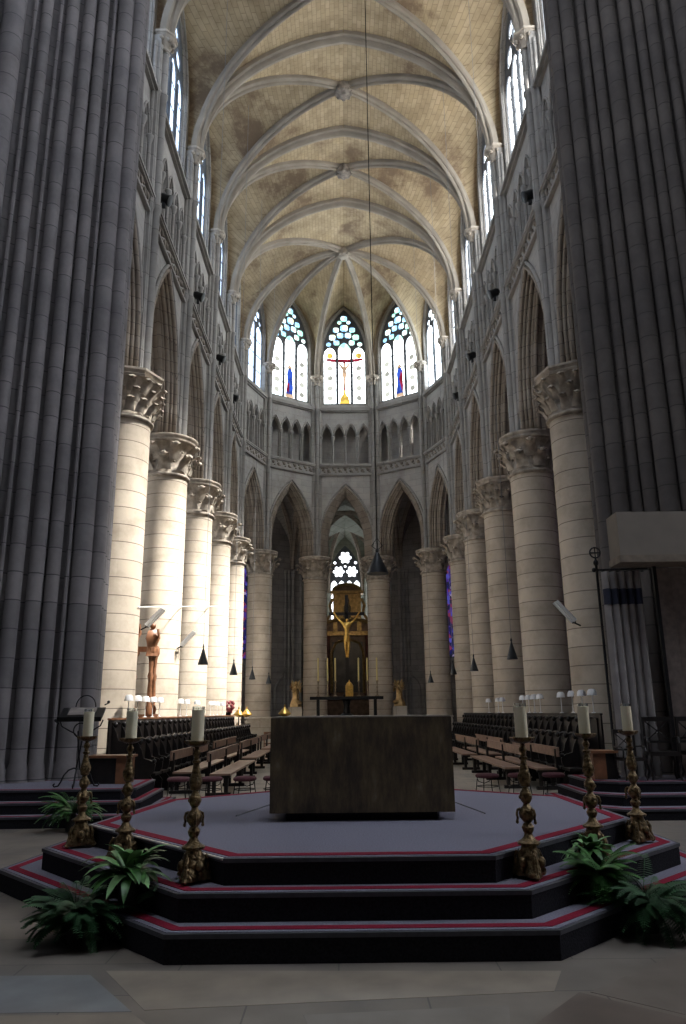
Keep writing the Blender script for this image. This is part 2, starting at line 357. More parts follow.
CACHE={}
def bay_meshes(Lb,kind):
    key=(round(Lb,2),kind)
    if key in CACHE: return CACHE[key]
    h=Lb/2; D={}
    if kind=='s': hw,zs,ap=1.92,11.7,15.85
    else: hw,zs,ap=h-.38,11.7,15.25
    # arcade plates with stepped orders
    mb=MB()
    def arc_plate(hw,ap,v0,v1):
        o=[(-h,Z_CAP)]+arch(hw,zs,ap,14,Z_CAP)+[(h,Z_CAP),(h,Z_FB+.1),(-h,Z_FB+.1)]
        plate(o,[],v0,v1,mb)
    arc_plate(hw,ap,-.30,-.06)
    D['arcade_wall']=(mb.mesh('arcade_wall',M_WALL))
    mb=MB()
    arc_plate(hw-.17,ap-.2,-.06,.14); arc_plate(hw-.34,ap-.42,.14,.42); arc_plate(hw-.17,ap-.2,.42,.6); arc_plate(hw,ap,.6,.8)
    D['arch_soffit']=mb.mesh('arch_soffit',M_MOULD)
    mb=MB()
    for dw,v,r in ((.0,-.31,.075),(-.10,-.20,.06),(-.17,-.07,.085),(-.27,.05,.06),(-.34,.14,.08),(-.36,.42,.07)):
        mb.tube([(x,v,z) for x,z in arch(hw+dw,zs,ap+dw*1.2,14,Z_CAP)],r,7)
    D['arch_roll_moulding']=mb.mesh('arch_roll_moulding',M_MOULD)
    mb=MB(); mb.tube([(x,-.34,z) for x,z in arch(hw+.16,zs,ap+.22,14,zs-.2)],.065,6)
    D['hood_moulding']=mb.mesh('hood_moulding',M_SHAFT)
    # frieze
    mb=MB(); mb.box(-h,h,-.36,0,Z_FB,Z_FT)
    mb.box(-h,h,-.46,-.3,Z_FT-.12,Z_FT+.04); mb.box(-h,h,-.50,-.3,Z_FT-.05,Z_FT+.02); mb.box(-h,h,-.43,-.3,Z_FB-.03,Z_FB+.07)
    D['frieze_band']=mb.mesh('frieze_band',M_SHAFT)
    mb=MB(); n=int(Lb/.34)
    for i in range(n):
        u=-h+(i+.5)*Lb/n; s=1 if i%2 else -1
        mb.ball((u,-.38,Z_FB+.32+s*.05),.10,6,(1.1,.55,1.2)); mb.ball((u+.09,-.37,Z_FB+.2),.06,5,(1.3,.7,.7)); mb.ball((u-.09,-.37,Z_FB+.45),.06,5,(1.3,.7,.7))
    D['frieze_carving']=mb.mesh('frieze_carving',M_CARVE)
    # triforium
    nl=5 if kind=='s' else 4
    mg=.42 if kind=='s' else .36
    span=Lb-2*mg; pw=span/nl
    hol=[lancet(-span/2+(k+.5)*pw,pw/2-.09,16.82,18.6,19.35,5) for k in range(nl)]
    mb=plate([(-h,Z_FT-.2),(h,Z_FT-.2),(h,Z_ST+.15),(-h,Z_ST+.15)],hol,-.22,-.02)
    D['triforium_wall']=mb.mesh('triforium_wall',M_WALL)
    mb=MB()
    for k in range(nl):
        u=-span/2+(k+.5)*pw
        mb.tube([(u+x,-.25,z) for x,z in arch(pw/2-.03,18.6,19.5,5)],.045,5)
    D['triforium_arch_moulding']=mb.mesh('triforium_arch_moulding',M_SHAFT)
    D['_col']=[(-span/2+k*pw) for k in range(nl+1)]
    mb=MB(); mb.box(-h-.6,h+.6,.75,.95,Z_FB-.3,Z_ST+.3); mb.box(-h-.1,h+.1,-.1,.95,Z_FB-.1,Z_FB+.1); mb.box(-h-.1,h+.1,-.1,.95,Z_ST+.05,Z_ST+.3)
    D['triforium_passage']=mb.mesh('triforium_passage',M_WALL)
    mb=MB(); mb.box(-h,h,-.44,0,Z_ST,Z_ST+.14); mb.box(-h,h,-.38,0,Z_ST+.14,Z_ST+.24); mb.box(-h,h,-.34,-.1,Z_ST-.07,Z_ST)
    D['string_course']=mb.mesh('string_course',M_SHAFT)
    # clerestory
    wh=1.98 if kind=='s' else (h-.28 if Lb<3.6 else h-.5)
    wa=W_AP
    mb=plate([(-h,Z_ST+.1),(h,Z_ST+.1),(h,28.6),(-h,28.6)],[arch(wh,W_SPR,wa,12,SILL)],-.10,.35)
    D['clerestory_wall']=mb.mesh('clerestory_wall',M_WALL)
    mb=MB()
    for dw,v,r in ((.08,-.13,.06),(-.02,.0,.05)):
        mb.tube([(x,v,z) for x,z in arch(wh+dw,W_SPR,wa+dw,12,SILL)],r,6)
    mb.add([(-wh,-.32,SILL-.45),(wh,-.32,SILL-.45),(wh,.05,SILL+.02),(-wh,.05,SILL+.02)],[(0,1,2,3)])
    D['window_surround']=mb.mesh('window_surround',M_SHAFT)
    # window tracery
    nL=4 if kind=='s' else 3
    lw=2*wh/nL; hol=[]
    for k in range(nL):
        u=-wh+(k+.5)*lw
        zt=24.5+(.35 if (nL==3 and k==1) else 0)
        hol.append(lancet(u,lw/2-.085,SILL+.1,zt-.1,zt+.45,5))
    cs=[]
    if nL==3:
        s=wh/1.32
        cs=[(-.47*s,25.15,.2),(.47*s,25.15,.2),(-.95*s,25.05,.16),(.95*s,25.05,.16),(-.72*s,25.5,.22),(.72*s,25.5,.22),(-.24*s,25.62,.22),(.24*s,25.62,.22),(-.5*s,25.98,.2),(.5*s,25.98,.2),(0,26.1,.26),(-.28*s,26.47,.14),(.28*s,26.47,.14),(0,26.72,.22)]
    else:
        cs=[(-.5*lw*1,25.2,.2),(.5*lw,25.2,.2),(-1.0,25.35,.3),(1.0,25.35,.3),(0,25.3,.2),(-.45,25.75,.3),(.45,25.75,.3),(0,26.35,.34)]
        cs=[(-1.02,25.3,.34),(1.02,25.3,.34),(0,25.45,.42),(-.6,26.05,.28),(.6,26.05,.28),(0,26.55,.3)]
    for u,z,r in cs: hol.append(lobed(u,25.05+(z-25.05)*1.12+.12,r*1.1,4,32,pi/4,.17) if r>.18 else circ(u,25.05+(z-25.05)*1.12+.12,r*1.05,10))
    mb=plate(arch(wh+.02,W_SPR,wa,12,SILL),hol,.0,.14)
    D['tracery']=mb.mesh('tracery',M_TRAC)
    D['_wh']=wh; D['_nL']=nL; D['_lw']=lw
    D['_glass_lights']=plate([(-wh+.02,SILL+.05),(wh-.02,SILL+.05),(wh-.02,24.9),(-wh+.02,24.9)],[],.06,.08)
    op=[p for p in arch(wh-.02,W_SPR,wa-.05,12) if p[1]>=24.9]
    D['_glass_head']=plate([(op[0][0],24.9)]+op+[(op[-1][0],24.9)],[],.06,.08)
    CACHE[key]=D; return D

# triforium colonnette (shared)
mbc=MB(); mbc.lathe([(.11,0),(.11,.06),(.07,.12),(.055,.18),(.055,1.55),(.065,1.58),(.06,1.61),(.12,1.79),(.13,1.83),(.13,1.9)],8)
ME_COLN=mbc.mesh('colonnette',M_SHAFT)
# vault respond shafts
def respond_mesh(triple):
    mb=MB(); R=.125 if triple else .12
    offs=[(0,-.0,R),(.20,.13,.10),(-.20,.13,.10)] + ([(.36,.22,.06),(-.36,.22,.06)] if triple else [])
    for x,y,r in offs:
        mb.lathe([(r*1.5,0),(r*1.5,.12),(r,.22),(r,5.35),(r*1.35,5.45),(r*1.35,5.6),(r,5.7),(r,9.5),(r*1.3,9.56),(r*1.3,9.66),(r,9.72),(r,11.4)],8,(x,y,0))
    mb.box(-.34,.34,.08,.42,.05,11.7)
    return mb.mesh('vault_shaft',M_SHAFT)
ME_RESP3=respond_mesh(True); ME_RESP1=respond_mesh(False)
mbc=MB()
mbc.lathe([(.20,0),(.23,.04),(.20,.08),(.20,.14),(.27,.32),(.40,.5),(.44,.52),(.44,.6),(.40,.64)],8,(0,.08,0),ph=.5,smooth=False)
for k in range(8):
    a=2*pi*k/8; mbc.ball((.31*cos(a),.08+.31*sin(a),.36),.08,5)
ME_SPCAP=mbc.mesh('springer_capital',M_CAP)

def frame_of(P0,P1):
    a=Vector((*P0,0)); b=Vector((*P1,0)); u=(b-a).normalized(); v=Vector((0,0,1)).cross(u)
    M=Matrix.Identity(4); M.col[0][:3]=u; M.col[1][:3]=v; M.col[2][:3]=(0,0,1); M.col[3][:3]=(a+b)/2
    return M,(b-a).length

walls={}
def wall_of(i):
    if i<5: k='wall_left'; lab='left arcaded wall of pale grey stone with triforium gallery'
    elif i<10: k='wall_apse'; lab='curved end wall of the choir above five pointed arches'
    else: k='wall_right'; lab='right arcaded wall of grey stone with triforium gallery'
    if k not in walls: walls[k]=thing(k,lab,'wall',kind='structure')
    return walls[k]
wn=0
for i in range(15):
    M,Lb=frame_of(NODES[i],NODES[i+1]); kind='s' if (0<i<5 or 10<=i<14) else 'a'
    D=bay_meshes(Lb,kind); W=wall_of(i)
    for k,me in D.items():
        if k.startswith('_') or k=='tracery': continue
        if k=='triforium_arch_moulding':
            par=tw
        elif k=='frieze_carving': par=fb
        else: par=W
        o=link(k,me)
        o.parent=par; o.matrix_basis=M if par==W else Matrix.Identity(4)
        if k=='triforium_wall': tw=o
        if k=='frieze_band': fb=o
    for u in D['_col']:
        c=link('colonnette',ME_COLN); c.parent=tw; c.location=(u,-.27,16.7)
    # window
    wn+=1
    side='left clerestory' if i<5 else ('apse' if i<10 else 'right clerestory')
    names={5:'tall plain window at the left end of the apse',6:'apse window with a blue robed figure in its middle light, left of centre',7:'central apse window with crimson bar and crucifixion glass',8:'apse window with a blue and brown robed figure, right of centre',9:'bright plain window at the right end of the apse'}
    lab=names.get(i) or ('%s tall four-light window, %s bay counted from the crossing'%(side,['first','second','third','fourth','fifth'][i if i<5 else 14-i]))
    w=thing('window_%d'%wn,lab,'window',kind='structure'); w.matrix_world=M
    t=link('tracery',D['tracery'],w)
    gm=M_GLASSL if i<5 else (M_GLASSR if i>=10 else (M_GLASSA if i in(6,7,8) else (M_GLASSL if i==5 else M_GLASS)))
    gmb=D['_glass_lights']; g=link('glass',gmb.mesh('glass',gm),w)
    gh=D['_glass_head']; g2=link('tracery_glass',gh.mesh('tracery_glass',M_TRGL if 5<i<9 else gm),w)
    mb=MB()
    for k in range(1,D['_nL']):
        mb.box(-D['_wh']+k*D['_lw']-.05,-D['_wh']+k*D['_lw']+.05,-.06,.02,SILL,24.3)
    for zz in (21.9,22.9,23.9): mb.box(-D['_wh'],D['_wh'],.03,.055,zz,zz+.03)
    mb.build('mullion',M_TRAC,w)
    if i in (6,7,8):
        lw=D['_lw']
        mb=MB()
        for s in (-1,1):
            for zz in (21.35,22.05,22.75,23.45):
                mb.tube([(s*lw+.15*cos(a*pi/6),.05,zz+.15*sin(a*pi/6)) for a in range(12)],.04,4,closed=True)
                plate(circ(s*lw,zz,.12,10),[],.03,.055,mb)
        mb.build('glass_medallion',M_MEDAL,w)
        if i==7:
            plate([(-1.2,24.0),(-.2,23.85),(.2,23.85),(1.2,24.0),(1.2,24.16),(.2,24.1),(-.2,24.1),(-1.2,24.16)],[],.04,.055).build('crimson_glass_bar',M_REDG,w)
            m=plate([(-.06,21.4),(.06,21.4),(.06,24.0),(-.06,24.0)],[],.04,.055); m.build('cross_glass',M_REDG,w)
            m=plate([(-.1,22.1),(.09,22.1),(.05,22.5),(.14,23.0),(.1,23.3),(.4,23.8),(.34,23.86),(.06,23.55),(.08,23.8),(-.08,23.8),(-.06,23.55),(-.36,23.86),(-.4,23.78),(-.12,23.3),(-.14,23.0),(-.04,22.5)],[],.028,.04); m.build('figure_glass',M_FLESH,w)
            m=plate([(-.34,20.95),(.34,20.95),(.25,21.4),(.1,21.6),(.05,21.9),(-.05,21.9),(-.1,21.6),(-.25,21.4)],[],.025,.04); m.build('gold_base_glass',M_GOLDG,w)
            for s in(-1,1): plate(circ(s*lw,24.35,.2),[],.03,.05).build('gold_roundel_glass',M_GOLDG,w)
        else:
            m=plate([(-.27,21.2),(.22,21.2),(.26,21.7),(.2,22.2),(.24,22.7),(.1,22.95),(-.1,22.95),(-.2,22.6),(-.16,22.0)],[],.04,.055); m.build('robe_glass',M_BLUEG,w)
            m=plate([(-.3,20.98),(.3,20.98),(.25,21.22),(-.25,21.22)],[],.04,.055); m.build('ground_glass',M_FLESH,w)
            m=plate(circ(0,23.07,.12),[],.03,.05); m.build('face_glass',M_FLESH,w)
            m=plate([(-.02,22.2),(.16,21.3),(.22,21.3),(.24,22.4),(.12,22.7)] if i==8 else [(-.2,21.4),(-.05,21.3),(-.03,21.9),(-.16,22.0)],[],.028,.04); m.build('mantle_glass',M_REDG,w)
            mb=MB(); mb.tube([(.25*cos(a*pi/9),.04,23.35+.4*sin(a*pi/9)) for a in range(18)],.03,4,closed=True); mb.build('canopy_glass',M_TRAC,w)

# responds and springer capitals
for i in range(1,15):
    x,y=NODES[i]
    if i<=5: a=0; nx,ny=1,0
    elif i>=10: nx,ny=-1,0
    else:
        ang=atan2((y-Y5)/AK,x); nx,ny=-cos(ang),-sin(ang)
    rz=atan2(ny,nx)+pi/2     # local -Y points inward
    T=Matrix.Translation((x+nx*.50,y+ny*.50,Z_CAP))@Matrix.Rotation(rz,4,'Z')
    W=walls['wall_left' if i<=5 else ('wall_right' if i>=10 else 'wall_apse')]
    o=link('vault_shaft',ME_RESP3 if (i<=5 or i>=10) else ME_RESP1,W); o.matrix_basis=T
    c=link('springer_capital',ME_SPCAP,W); c.matrix_basis=Matrix.Translation((x+nx*.50,y+ny*.50,Z_SP-.55))@Matrix.Rotation(rz,4,'Z')

# ------------------------------------------------------------------ columns
def column_shaft():
    mb=MB(); mb.lathe([(.98,0),(.98,.25),(.9,.35),(.92,.45),(.80,.6),(.84,.7),(.71,.85),(.70,9.36),(.70,9.42)],40)
    return mb.mesh('shaft',M_COL)
def capital_mesh(seed,style):
    rnd=random.Random(seed); mb=MB()
    mb.lathe([(.70,9.0),(.78,9.04),(.79,9.1),(.74,9.16),(.71,9.2),(.72,9.8),(.78,10.2),(.88,10.45),(.9,10.47)],24)
    mb.lathe([(.88,10.45),(.97,10.47),(1.0,10.54),(.95,10.58),(.98,10.63),(1.02,10.68),(1.02,10.76),(.9,10.78)],8 if style else 24,ph=.5,smooth=not style)
    tiers=[(9.25,.75,8,.62,.2),(9.7,.74,8,.62,.26)] if style!=2 else [(9.25,.73,14,.42,.12),(9.6,.74,14,.42,.14),(9.95,.76,14,.42,.16)]
    for ti,(z0,r0,n,hh,curl) in enumerate(tiers):
        for k in range(n):
            a=2*pi*(k+.5*(ti%2))/n+rnd.uniform(-.05,.05)
            w0=.20*8/n+.03
            prof=[(0,0),(.05,.3),(.09,.6),(.15+curl*.4,.85),(curl+.12,1.0),(curl+.16,.88)]
            vs=[]
            for j,(dr,t) in enumerate(prof):
                ww=w0*(1-.35*t) if j<4 else w0*(.75 if j==4 else .4)
                for s_ in(-1,0,1):
                    rr=r0+dr+(.06 if s_==0 else 0)
                    aa=a+s_*ww/rr
                    vs.append((rr*cos(aa),rr*sin(aa),z0+hh*t))
            fs=[]
            for j in range(len(prof)-1):
                for q in(0,1): fs.append((j*3+q,j*3+q+1,j*3+q+4,j*3+q+3))
            mb.add(vs,fs,None,True)
            rr=r0+curl+.12
            mb.ball((rr*cos(a),rr*sin(a),z0+hh*.93),.11 if n==8 else .07,6,(1,1,.9))
            if n==8:
                aa=a+pi/n; mb.ball(((r0+.08)*cos(aa),(r0+.08)*sin(aa),z0+.35),.05,5)
    mb.v=[(x,y,10.78-(10.78-z)*.8) for x,y,z in mb.v]
    return mb.mesh('capital',M_CAP)
ME_SHAFT=column_shaft(); CAPS=[capital_mesh(1,1),capital_mesh(2,0),capital_mesh(3,2),capital_mesh(4,0)]
ordn=['first','second','third','fourth','fifth']
for i in range(1,15):
    x,y=NODES[i]
    if i<=5: lab='round pale stone column of the left arcade, %s from the crossing%s'%(ordn[i-1],', brightly sunlit' if i<4 else '')
    elif i>=10: lab='round shaded stone column of the right arcade, %s from the crossing'%ordn[14-i]
    else: lab={6:'round apse column between left arcade and high altar',7:'round apse column just left of the gilded crucifix',8:'round apse column just right of the gilded crucifix',9:'round apse column between right arcade and high altar'}[i]
    c=thing('stone_column',lab,'column',(x,y,0),random.uniform(0,6))
    link('shaft',ME_SHAFT,c); link('capital',CAPS[{1:2,14:2,2:3,13:3,3:1,12:2}.get(i,i%2+0 if i%2 else 3)],c)

# ------------------------------------------------------------------ vault
def arc3(P,Q,zs,zt,n=14,am=82,stilt=0):
    a=radians(am); pts=[]
    for i in range(n+1):
        t=i/n
        if stilt>0:
            st=.22
            if t<st: pts.append(Vector((P[0],P[1],zs+stilt*t/st))); continue
            t=(t-st)/(1-st)
        b=a*t; f=(1-cos(b))/(1-cos(a)); g=sin(b)/sin(a)
        pts.append(Vector((P[0]+(Q[0]-P[0])*f,P[1]+(Q[1]-P[1])*f,zs+stilt+(zt-zs-stilt)*g)))
    return pts
K=(0,39.12)
ceil=thing('ceiling','tall pointed rib vault of tan coursed stone over the choir','ceiling',kind='structure')
def web(a,b,mb):
    n=len(a); vs=[]; m=6
    for i in range(n):
        for j in range(m+1):
            t=j/m; p=a[i].lerp(b[i],t); 
            # slight upward swell of the web between the ribs
            sw=.10*sin(pi*t)*min(1,(a[i]-b[i]).length/2); vs.append((p.x,p.y,p.z+sw+.12))
    fs=[(i*(m+1)+j,i*(m+1)+j+1,(i+1)*(m+1)+j+1,(i+1)*(m+1)+j) for i in range(n-1) for j in range(m)]
    mb.add(vs,fs,None,True)
RP=[(-.17,.16),(-.17,0),(-.12,-.06),(-.06,-.07),(-.05,-.15),(0,-.2),(.05,-.15),(.06,-.07),(.12,-.06),(.17,0),(.17,.16)]
TP=[(-.26,.2),(-.26,0),(-.20,-.06),(-.14,-.02),(-.10,-.14),(-.04,-.22),(.04,-.22),(.10,-.14),(.14,-.02),(.20,-.06),(.26,0),(.26,.2)]
def rib(pts,prof,name='rib'):
    mb=MB(); mb.sweep(pts,prof,(0,0,1),smooth=False); return mb.build(name,M_RIB,ceil)
def wall_mid(i):
    a,b=NODES[i],NODES[i+1]; M,Lb=frame_of(a,b); p=M@Vector((0,-.08,0)); return (p.x,p.y)
def wall_foot(i,j):
    # start of the wall rib: node j pushed to the clerestory face of bay i
    M,Lb=frame_of(NODES[i],NODES[i+1]); s=-1 if j==i else 1
    p=M@Vector((s*(Lb/2-.05),-.08,0)); return (p.x,p.y)
def formeret(i,j): return arc3(wall_foot(i,j),wall_mid(i),Z_SP,27.75,14,66,1.5)
for i in range(15):
    mb=MB()
    if i<4 or i>10: # quadripartite, handle from left side only to pair both
        if i<4:
            pass
    for j in (i,i+1):
        S=SPR[j]
        if i<4: C=(0,(YS[i]+YS[i+1])/2)
        elif i>10: C=(0,(YS[15-i]+YS[14-i])/2)
        else: C=K
        Dg=arc3(S,C,Z_SP,Z_V,14,86); web(Dg,formeret(i,j),mb)
    mb.build('vault_web',M_VAULT,ceil)
    mb=MB()
    for j in (i,i+1): mb.tube([p+Vector((0,0,-.02)) for p in formeret(i,j)],.075,6)
    mb.build('wall_rib',M_RIB,ceil)
for b in range(5):   # transverse severies
    y0,y1=YS[b],YS[b+1]; C=(0,(y0+y1)/2) if b<4 else K
    for yy in (y0,y1):
        if b==4 and yy==y1: continue
        mb=MB()
        for s in(-1,1):
            S=(s*5.7,yy); T=arc3(S,(0,yy),Z_SP,Z_V,14,80); Dg=arc3(S,C,Z_SP,Z_V,14,86); web(T,Dg,mb)
        mb.build('vault_web',M_VAULT,ceil)
    if b<4:
        for yy in (y0,y1):
            for s in(-1,1): rib(arc3((s*5.7,yy),C,Z_SP,Z_V,18,86),RP,'diagonal_rib')
for b in range(5):
    for s in(-1,1): rib(arc3((s*5.7,YS[b]),(0,YS[b]),Z_SP,Z_V-.02,18,80),TP,'transverse_rib')
for j in (4,5,6,7,8,9,10,11): rib(arc3(SPR[j],K,Z_SP,Z_V,18,86),RP,'apse_rib')
for b in range(5):
    c=(0,(YS[b]+YS[b+1])/2) if b<4 else K
    mb=MB(); mb.lathe([(.1,-.42),(.26,-.38),(.36,-.25),(.38,-.1),(.34,.1)],12,(c[0],c[1],Z_V))
    for k in range(8): mb.ball((c[0]+.3*cos(k*pi/4),c[1]+.3*sin(k*pi/4),Z_V-.26),.11,6)
    mb.build('keystone_boss',M_CARVE if b<4 else M_RIB,ceil)

# ------------------------------------------------------------------ aisles, ambulatory, axial chapel
OUT=ring(11.6); MIDR=ring(7.0)
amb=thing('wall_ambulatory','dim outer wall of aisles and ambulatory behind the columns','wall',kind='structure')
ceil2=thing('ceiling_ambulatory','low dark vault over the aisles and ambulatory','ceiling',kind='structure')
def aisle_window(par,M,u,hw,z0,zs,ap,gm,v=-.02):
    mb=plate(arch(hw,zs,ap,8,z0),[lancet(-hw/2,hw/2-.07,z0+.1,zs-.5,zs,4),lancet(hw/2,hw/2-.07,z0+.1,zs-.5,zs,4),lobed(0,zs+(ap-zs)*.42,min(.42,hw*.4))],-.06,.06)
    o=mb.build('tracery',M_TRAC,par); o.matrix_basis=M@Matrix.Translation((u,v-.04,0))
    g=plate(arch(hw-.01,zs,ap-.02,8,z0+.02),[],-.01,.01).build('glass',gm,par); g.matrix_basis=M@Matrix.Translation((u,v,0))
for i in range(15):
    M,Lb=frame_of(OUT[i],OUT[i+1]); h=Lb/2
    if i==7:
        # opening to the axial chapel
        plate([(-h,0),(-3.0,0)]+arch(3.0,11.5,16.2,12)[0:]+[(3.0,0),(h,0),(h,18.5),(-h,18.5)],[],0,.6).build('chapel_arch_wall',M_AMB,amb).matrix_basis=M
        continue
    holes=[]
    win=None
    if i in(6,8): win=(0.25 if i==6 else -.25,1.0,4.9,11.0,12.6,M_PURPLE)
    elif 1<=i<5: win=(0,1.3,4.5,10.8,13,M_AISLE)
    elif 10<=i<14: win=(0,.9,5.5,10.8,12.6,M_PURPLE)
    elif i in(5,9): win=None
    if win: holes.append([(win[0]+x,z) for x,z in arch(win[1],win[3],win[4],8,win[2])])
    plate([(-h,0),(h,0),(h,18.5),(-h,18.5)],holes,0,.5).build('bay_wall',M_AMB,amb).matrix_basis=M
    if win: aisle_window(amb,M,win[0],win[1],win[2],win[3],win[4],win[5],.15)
    # blind arcade and shafts
    mb=MB(); n=max(3,int(Lb/1.3)); pw=Lb/n
    for k in range(n):
        u=-h+(k+.5)*pw
        mb.tube([(u+x,-.05,z) for x,z in arch(pw/2-.12,3.0,3.9,6,.1)],.07,5)
    mb.box(-h,h,-.15,0,4.3,4.5)
    mb.build('blind_arcade',M_AMB,amb).matrix_basis=M
    mb=MB()
    for s in(-1,1):
        for du,dv,r in((.0,-.25,.12),(.25,-.16,.09),(.48,-.08,.07)):
            mb.lathe([(r,0),(r,10.3),(r*1.9,10.7),(r*1.9,10.85)],7,(s*(h-.1-du),dv,0))
    mb.build('wall_shaft',M_AMB,amb).matrix_basis=M
# ambulatory vaults
for i in range(15):
    Pi,Pj,Qi,Qj=NODES[i],NODES[i+1],OUT[i],OUT[i+1]
    c=((Pi[0]+Pj[0]+Qi[0]+Qj[0])/4,(Pi[1]+Pj[1]+Qi[1]+Qj[1])/4)
    mb=MB(); quad=[Pi,Pj,Qj,Qi]
    inn=lambda p,q:arc3(p,q,11.0,15.9,10,84)
    for a,b in((0,1),(1,2),(2,3),(3,0)):
        A,B=quad[a],quad[b]; mdl=((A[0]+B[0])/2,(A[1]+B[1])/2)
        for S in(A,B): web(inn(S,c),arc3(S,mdl,11.0,15.7,10,75),mb)
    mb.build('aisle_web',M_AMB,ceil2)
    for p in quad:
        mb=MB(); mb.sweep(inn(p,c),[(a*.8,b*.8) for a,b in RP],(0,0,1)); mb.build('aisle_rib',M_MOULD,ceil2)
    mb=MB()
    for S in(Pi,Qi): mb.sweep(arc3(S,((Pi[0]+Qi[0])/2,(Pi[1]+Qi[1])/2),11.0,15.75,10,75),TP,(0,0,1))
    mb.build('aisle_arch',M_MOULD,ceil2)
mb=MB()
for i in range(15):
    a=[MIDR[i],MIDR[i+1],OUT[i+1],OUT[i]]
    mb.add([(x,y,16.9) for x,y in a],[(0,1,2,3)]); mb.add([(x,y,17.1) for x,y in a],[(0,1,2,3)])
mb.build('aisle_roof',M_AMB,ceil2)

# axial chapel
chap=thing('wall_chapel','pale green lit walls of the chapel behind the high altar','wall',kind='structure')
CH=[(-3.3,50.4),(-3.3,58.5),(-3.3,67.0),(-1.65,70.0),(1.65,70.0),(3.3,67.0),(3.3,58.5),(3.3,50.4)]
for i in range(7):
    M,Lb=frame_of(CH[i],CH[i+1]); h=Lb/2
    if i==3: w=(1.42,5.0,14.0,17.0)
    elif i in(2,4): w=(1.05,5.0,13.6,16.2)
    else: w=None
    holes=[arch(w[0],w[2],w[3],10,w[1])] if w else []
    plate([(-h,0),(h,0),(h,21),(-h,21)],holes,0,.4).build('chapel_bay_wall',M_CHAPEL,chap).matrix_basis=M
    if w:
        hw=w[0]; hl=[]
        nl=4 if i==3 else 2; lw=2*hw/nl
        for k in range(nl): hl.append(lancet(-hw+(k+.5)*lw,lw/2-.06,w[1]+.1,13.2,13.65,4))
        if i==3:
            hl+= [lobed(-.62,14.5,.55,6,48,0,.34),lobed(.62,14.5,.55,6,48,0,.34),lobed(0,15.85,.6,6,48,0,.34),circ(-.98,15.35,.14,8),circ(.98,15.35,.14,8),circ(0,15.0,.12,8)]
        else: hl+=[lobed(0,14.5,.5,6,48,0,.34)]
        wn+=1
        wi=thing('window_%d'%wn,{2:'narrow left side window of the far chapel',3:'far chapel window with three sexfoil roses in its head',4:'narrow bright right side window of the far chapel'}[i],'window',kind='structure'); wi.matrix_world=M
        plate(arch(hw,w[2],w[3],10,w[1]),hl,.05,.2).build('tracery',M_TRAC,wi)
        plate(arch(hw,w[2],w[3]-.02,10,w[1]),[],.12,.14).build('glass',M_AISLE,wi)
    mb=MB()
    for s in(-1,1):
        mb.lathe([(.13,0),(.13,12.0),(.24,12.3),(.24,12.4)],8,(s*h,-.15,0)); 
    mb.build('chapel_shaft',M_CHAPEL,chap).matrix_basis=M
ceil3=thing('ceiling_chapel','ribbed vault of the far chapel','ceiling',kind='structure')
CK=(0,66.2)
def cweb(A,B,c,top=18.3,mtop=17.7,name='chapel_web'):
    mb=MB(); mdl=((A[0]+B[0])/2,(A[1]+B[1])/2)
    for S in(A,B): web(arc3(S,c,12.4,top,10,84),arc3(S,mdl,12.4,mtop,10,70,1.0),mb)
    mb.build(name,M_CHAPEL,ceil3)
for i in range(2,5): cweb(CH[i],CH[i+1],CK)
for i in range(2,6):
    mb=MB(); mb.sweep(arc3(CH[i],CK,12.4,18.3,12,84),RP,(0,0,1)); mb.build('chapel_rib',M_MOULD,ceil3)
for ya,yb in((50.4,58.5),(58.5,67.0)):
    c=(0,(ya+yb)/2); q=[(-3.3,ya),(-3.3,yb),(3.3,yb),(3.3,ya)]
    for a in range(4): cweb(q[a],q[(a+1)%4],c)
    for p in q:
        mb=MB(); mb.sweep(arc3(p,c,12.4,18.3,12,84),RP,(0,0,1)); mb.build('chapel_rib',M_MOULD,ceil3)
    for yy in(ya,yb):
        mb=MB()
        for s in(-1,1): mb.sweep(arc3((s*3.3,yy),(0,yy),12.4,18.2,12,70),TP,(0,0,1))
        mb.build('chapel_arch',M_MOULD,ceil3)

# ------------------------------------------------------------------ floors and the unseen crossing shell
mb=MB(); mb.box(-24,24,-26,14.6,-.3,0); mb.build('floor',M_FLOOR); tag(bpy.data.objects['floor'],'worn grey and tan marble floor of the crossing','floor',kind='structure')
mb=MB(); mb.box(-13,13,14.6,72,-.3,0); tag(mb.build('floor_choir',M_CHOIR),'pale stone floor of the choir','floor',kind='structure')
INL=[('tan_paving_slab','large tan marble slab set in the floor at left front',[(-3.3,4.3),(-.95,4.3),(-1.5,5.02),(-3.3,5.02)],(.24,.195,.15)),
     ('dark_paving_slab','dark brown square marble slab turned diagonally at right front',[(.78,4.78),(1.25,4.3),(1.95,4.62),(1.2,5.3)],(.13,.10,.08)),
     ('grey_paving_slab','bluish grey marble slab at left front',[(-3.3,5.06),(-1.52,5.06),(-1.98,5.72),(-3.3,5.72)],(.20,.205,.205)),
     ('pale_paving_slab','pale buff marble slab below the middle of the steps',[(-1.45,5.08),(1.05,5.32),(1.2,5.7),(-1.9,5.8)],(.27,.225,.175)),
     ('brown_paving_slab','brown marble slab beyond the right fern',[(1.27,5.3),(2.0,4.66),(3.9,6.4),(3.1,6.9)],(.165,.135,.11)),
     ('buff_paving_slab','buff marble slab at lower centre of the floor',[(-.5,4.98),(.72,5.1),(.6,4.45),(-.35,4.35)],(.205,.175,.145))]
f0=bpy.data.objects['floor']
for nme,lab,pl,c in INL:
    mb=MB(); mb.prism(pl,-.005,.002); o=mb.build('marble_slab',mat(nme,c,.4,0,.2,3),f0); o['label']=lab
shell=thing('wall_transept','dark stone walls enclosing the crossing around the viewer','wall',kind='structure')
